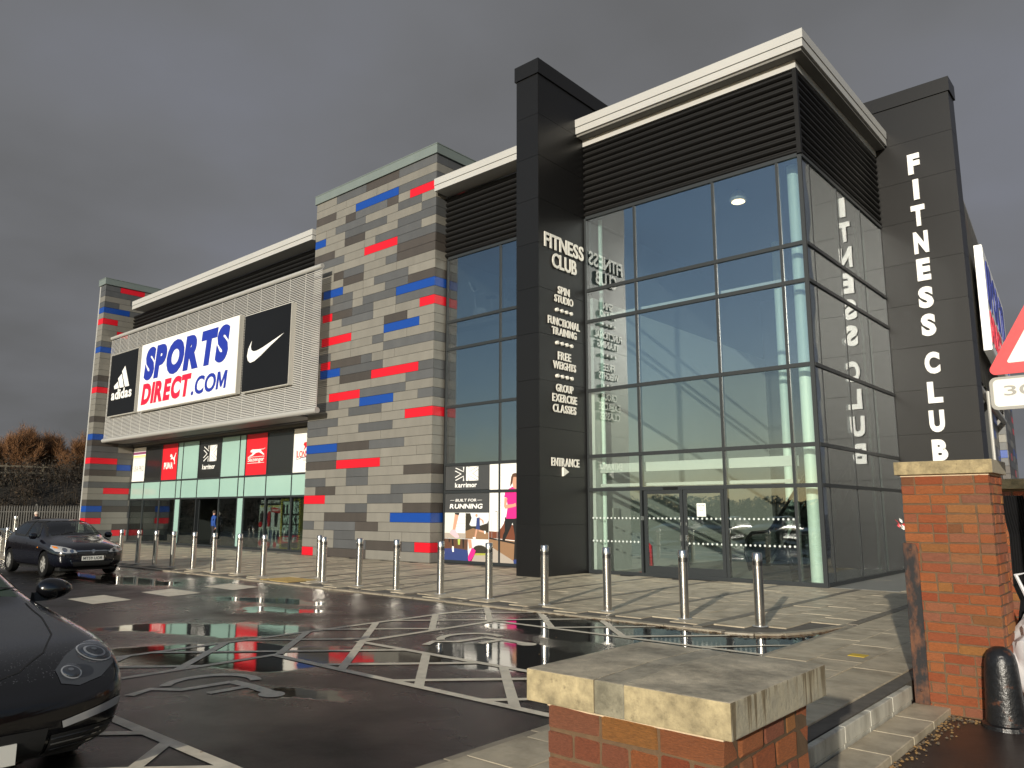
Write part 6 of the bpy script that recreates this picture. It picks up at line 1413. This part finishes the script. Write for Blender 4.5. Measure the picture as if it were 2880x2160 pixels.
# rain drops on the bonnet and wing
rd = MB(); r_ = random.Random(12); M_DROP = mat('rain_drop', (0.05, 0.05, 0.055), 0.03, spec=1.0)
for k in range(2600):
    x, y = r_.uniform(-.7, .8), r_.uniform(.05, .96); h_, nn_, _, _ = BP.ray_cast(Vector((x, y, 5)), Vector((0, 0, -1)))
    if h_ is None or h_.z < .5: continue
    s_ = r_.uniform(.0016, .0042); a = nn_.orthogonal().normalized(); c_ = a.cross(nn_)
    vs = [h_+(a*math.cos(t)+c_*math.sin(t))*s_ for t in (0, 1.257, 2.513, 3.77, 5.027)]+[h_+nn_*s_*.7]
    rd.add(vs, [(i, (i+1) % 5, 5) for i in range(5)], M_DROP)
o = rd.build('rain_drops', pc, fix=True, smooth=True); o['kind'] = 'stuff'

# more cars parked across the car park: they show in the entrance glass only
for i, (x, lab) in enumerate(((-7.6, 'nearest'), (-10.3, 'second'), (-13.0, 'third'), (-15.8, 'farthest'))):
    c = copy_tree(hb); c.name = 'parked_hatchback'; c.location = (x, -20.6-.25*(i % 2), ZA+.003); c.rotation_euler = (0, 0, R(90+(-2, 1, 0, 2)[i]))
    c['label'] = 'dark parked hatchback mirrored in the entrance glass, %s of the mirrored row' % lab; c['category'] = 'car'; c['group'] = 'parked cars mirrored in the glass'
# ================================================================== people
def person(label, loc, rz, h, cols, arms=((.0, -.05), (.0, .05)), stride=0.12, lean=0.0, seated=False, hair=(.02, .015, .01)):
    t = thing('person', label, 'person', loc, rz); s = h/1.75
    # facing +x; skeleton joints with radii
    J = {}; E = []
    def j(n, x, y, z, r, par=None): J[n] = (len(J), (x*s, y*s, z*s), r*s); E.append((J[par][0], J[n][0])) if par else None
    j('pelvis', 0, 0, .95, .135); j('belly', .01+lean*.1, 0, 1.10, .125, 'pelvis'); j('chest', .01+lean*.3, 0, 1.30, .15, 'belly'); j('neckb', 0+lean*.45, 0, 1.46, .075, 'chest'); j('neck', .01+lean*.5, 0, 1.52, .055, 'neckb'); j('head', .03+lean*.55, 0, 1.62, .092, 'neck'); j('crown', .02+lean*.58, 0, 1.69, .078, 'head')
    for k, sy in enumerate((1, -1)):
        n = 'LR'[k]; a = arms[k]
        j('sh'+n, lean*.35, sy*.17, 1.40, .062, 'chest'); j('el'+n, lean*.3+a[0]*.5-.02, sy*.23, 1.13, .047, 'sh'+n); j('wr'+n, lean*.3+a[0]+.04, sy*.22+a[1]*.2, .90+abs(a[0])*.3, .034, 'el'+n); j('ha'+n, lean*.3+a[0]*1.2+.06, sy*.21, .80+abs(a[0])*.35, .036, 'wr'+n)
        st_ = stride*sy
        if seated: j('hip'+n, .03, sy*.09, .92, .09, 'pelvis'); j('kn'+n, .45, sy*.11, .93, .07, 'hip'+n); j('an'+n, .62, sy*.11, .55, .05, 'kn'+n); j('to'+n, .76, sy*.11, .50, .04, 'an'+n)
        else: j('hip'+n, 0, sy*.09, .88, .095, 'pelvis'); j('kn'+n, st_*.5+.02, sy*.10, .50, .066, 'hip'+n); j('an'+n, st_, sy*.10, .09, .045, 'kn'+n); j('to'+n, st_+.16, sy*.11, .035, .036, 'an'+n)
    me = bpy.data.meshes.new('b'); me.from_pydata([v[1] for v in J.values()], E, []); ob = bpy.data.objects.new('b', me); COL.objects.link(ob)
    ob.modifiers.new('k', 'SKIN'); sd = ob.modifiers.new('s', 'SUBSURF'); sd.levels = 2
    for v, sv in zip(J.values(), me.skin_vertices[0].data): sv.radius = (v[2], v[2])
    me.skin_vertices[0].data[0].use_root = True
    out = evaluated(ob); bpy.data.objects.remove(ob); out.name = 'body'
    out.materials.clear(); ms = [mat('cloth_%s_%d' % (label[:12], i), c, .8) for i, c in enumerate(cols)]; sk = mat('skin_tone', (.46, .26, .19), .55)
    for m_ in ms+[sk]: out.materials.append(m_)
    hd = Vector(J['head'][1])
    for p in out.polygons:
        c = p.center; k = 0
        if c.z > 1.50*s: k = 3
        elif min((c-Vector(J['ha'+n][1])).length for n in 'LR') < .085*s: k = 3
        elif not seated and c.z < .10*s: k = 2
        elif c.z < .96*s and abs(c.y) < .175*s: k = 1
        p.material_index = k
    out.polygons.foreach_set('use_smooth', [True]*len(out.polygons)); link('body', out, t)
    bm = bmesh.new(); bmesh.ops.create_icosphere(bm, subdivisions=3, radius=1)
    for v in bm.verts: v.co = Vector((v.co.x*.108*s-.012*s, v.co.y*.096*s, v.co.z*.115*s+.015*s))
    bmesh.ops.delete(bm, geom=[v for v in bm.verts if v.co.z < -.04*s or (v.co.x > .04*s and v.co.z < .055*s)], context='VERTS')
    m2 = bpy.data.meshes.new('hair'); bm.to_mesh(m2); bm.free(); m2.materials.append(mat('hair_%s' % label[:10], hair, .7)); m2.polygons.foreach_set('use_smooth', [True]*len(m2.polygons)); link('hair', m2, t, hd)
    f = MB()
    for sy in (1, -1): f.lathe([(.004, -.012), (.010, 0), (.004, .012)], 6, (hd.x+.088*s, hd.y+sy*.033*s, hd.z+.015*s), 'y', INK['black'])
    f.build('eyes', t)
    f = MB(); f.add([(hd.x+.085*s, hd.y-.014*s, hd.z-.025*s), (hd.x+.085*s, hd.y+.014*s, hd.z-.025*s), (hd.x+.118*s, hd.y, hd.z-.022*s), (hd.x+.088*s, hd.y, hd.z+.02*s)], [(0, 1, 2), (0, 2, 3), (1, 3, 2), (0, 3, 1)], sk); f.build('nose', t)
    return t
person('person in a bright blue jacket and dark trousers walking into the shop doorway', (-29.95, 1.85, .004), R(80), 1.68, [(.010, .055, .26), (.012, .012, .016), (.02, .02, .02)], hair=(.03, .02, .012))
person('white haired person in a dark coat walking behind the hatchback', (-36.6, -3.75, 0), R(195), 1.60, [(.010, .011, .018), (.014, .014, .016), (.02, .015, .01)], lean=.25, stride=.2, hair=(.55, .47, .40))
dr = person('driver in a pale top seated behind the hatchback windscreen', (-17.50, -9.60, ZA-0.40), R(-8), 1.68, [(.28, .33, .28), (.02, .02, .03), (.02, .02, .02)], arms=((.28, .0), (.28, 0)), seated=True, hair=(.03, .02, .015))
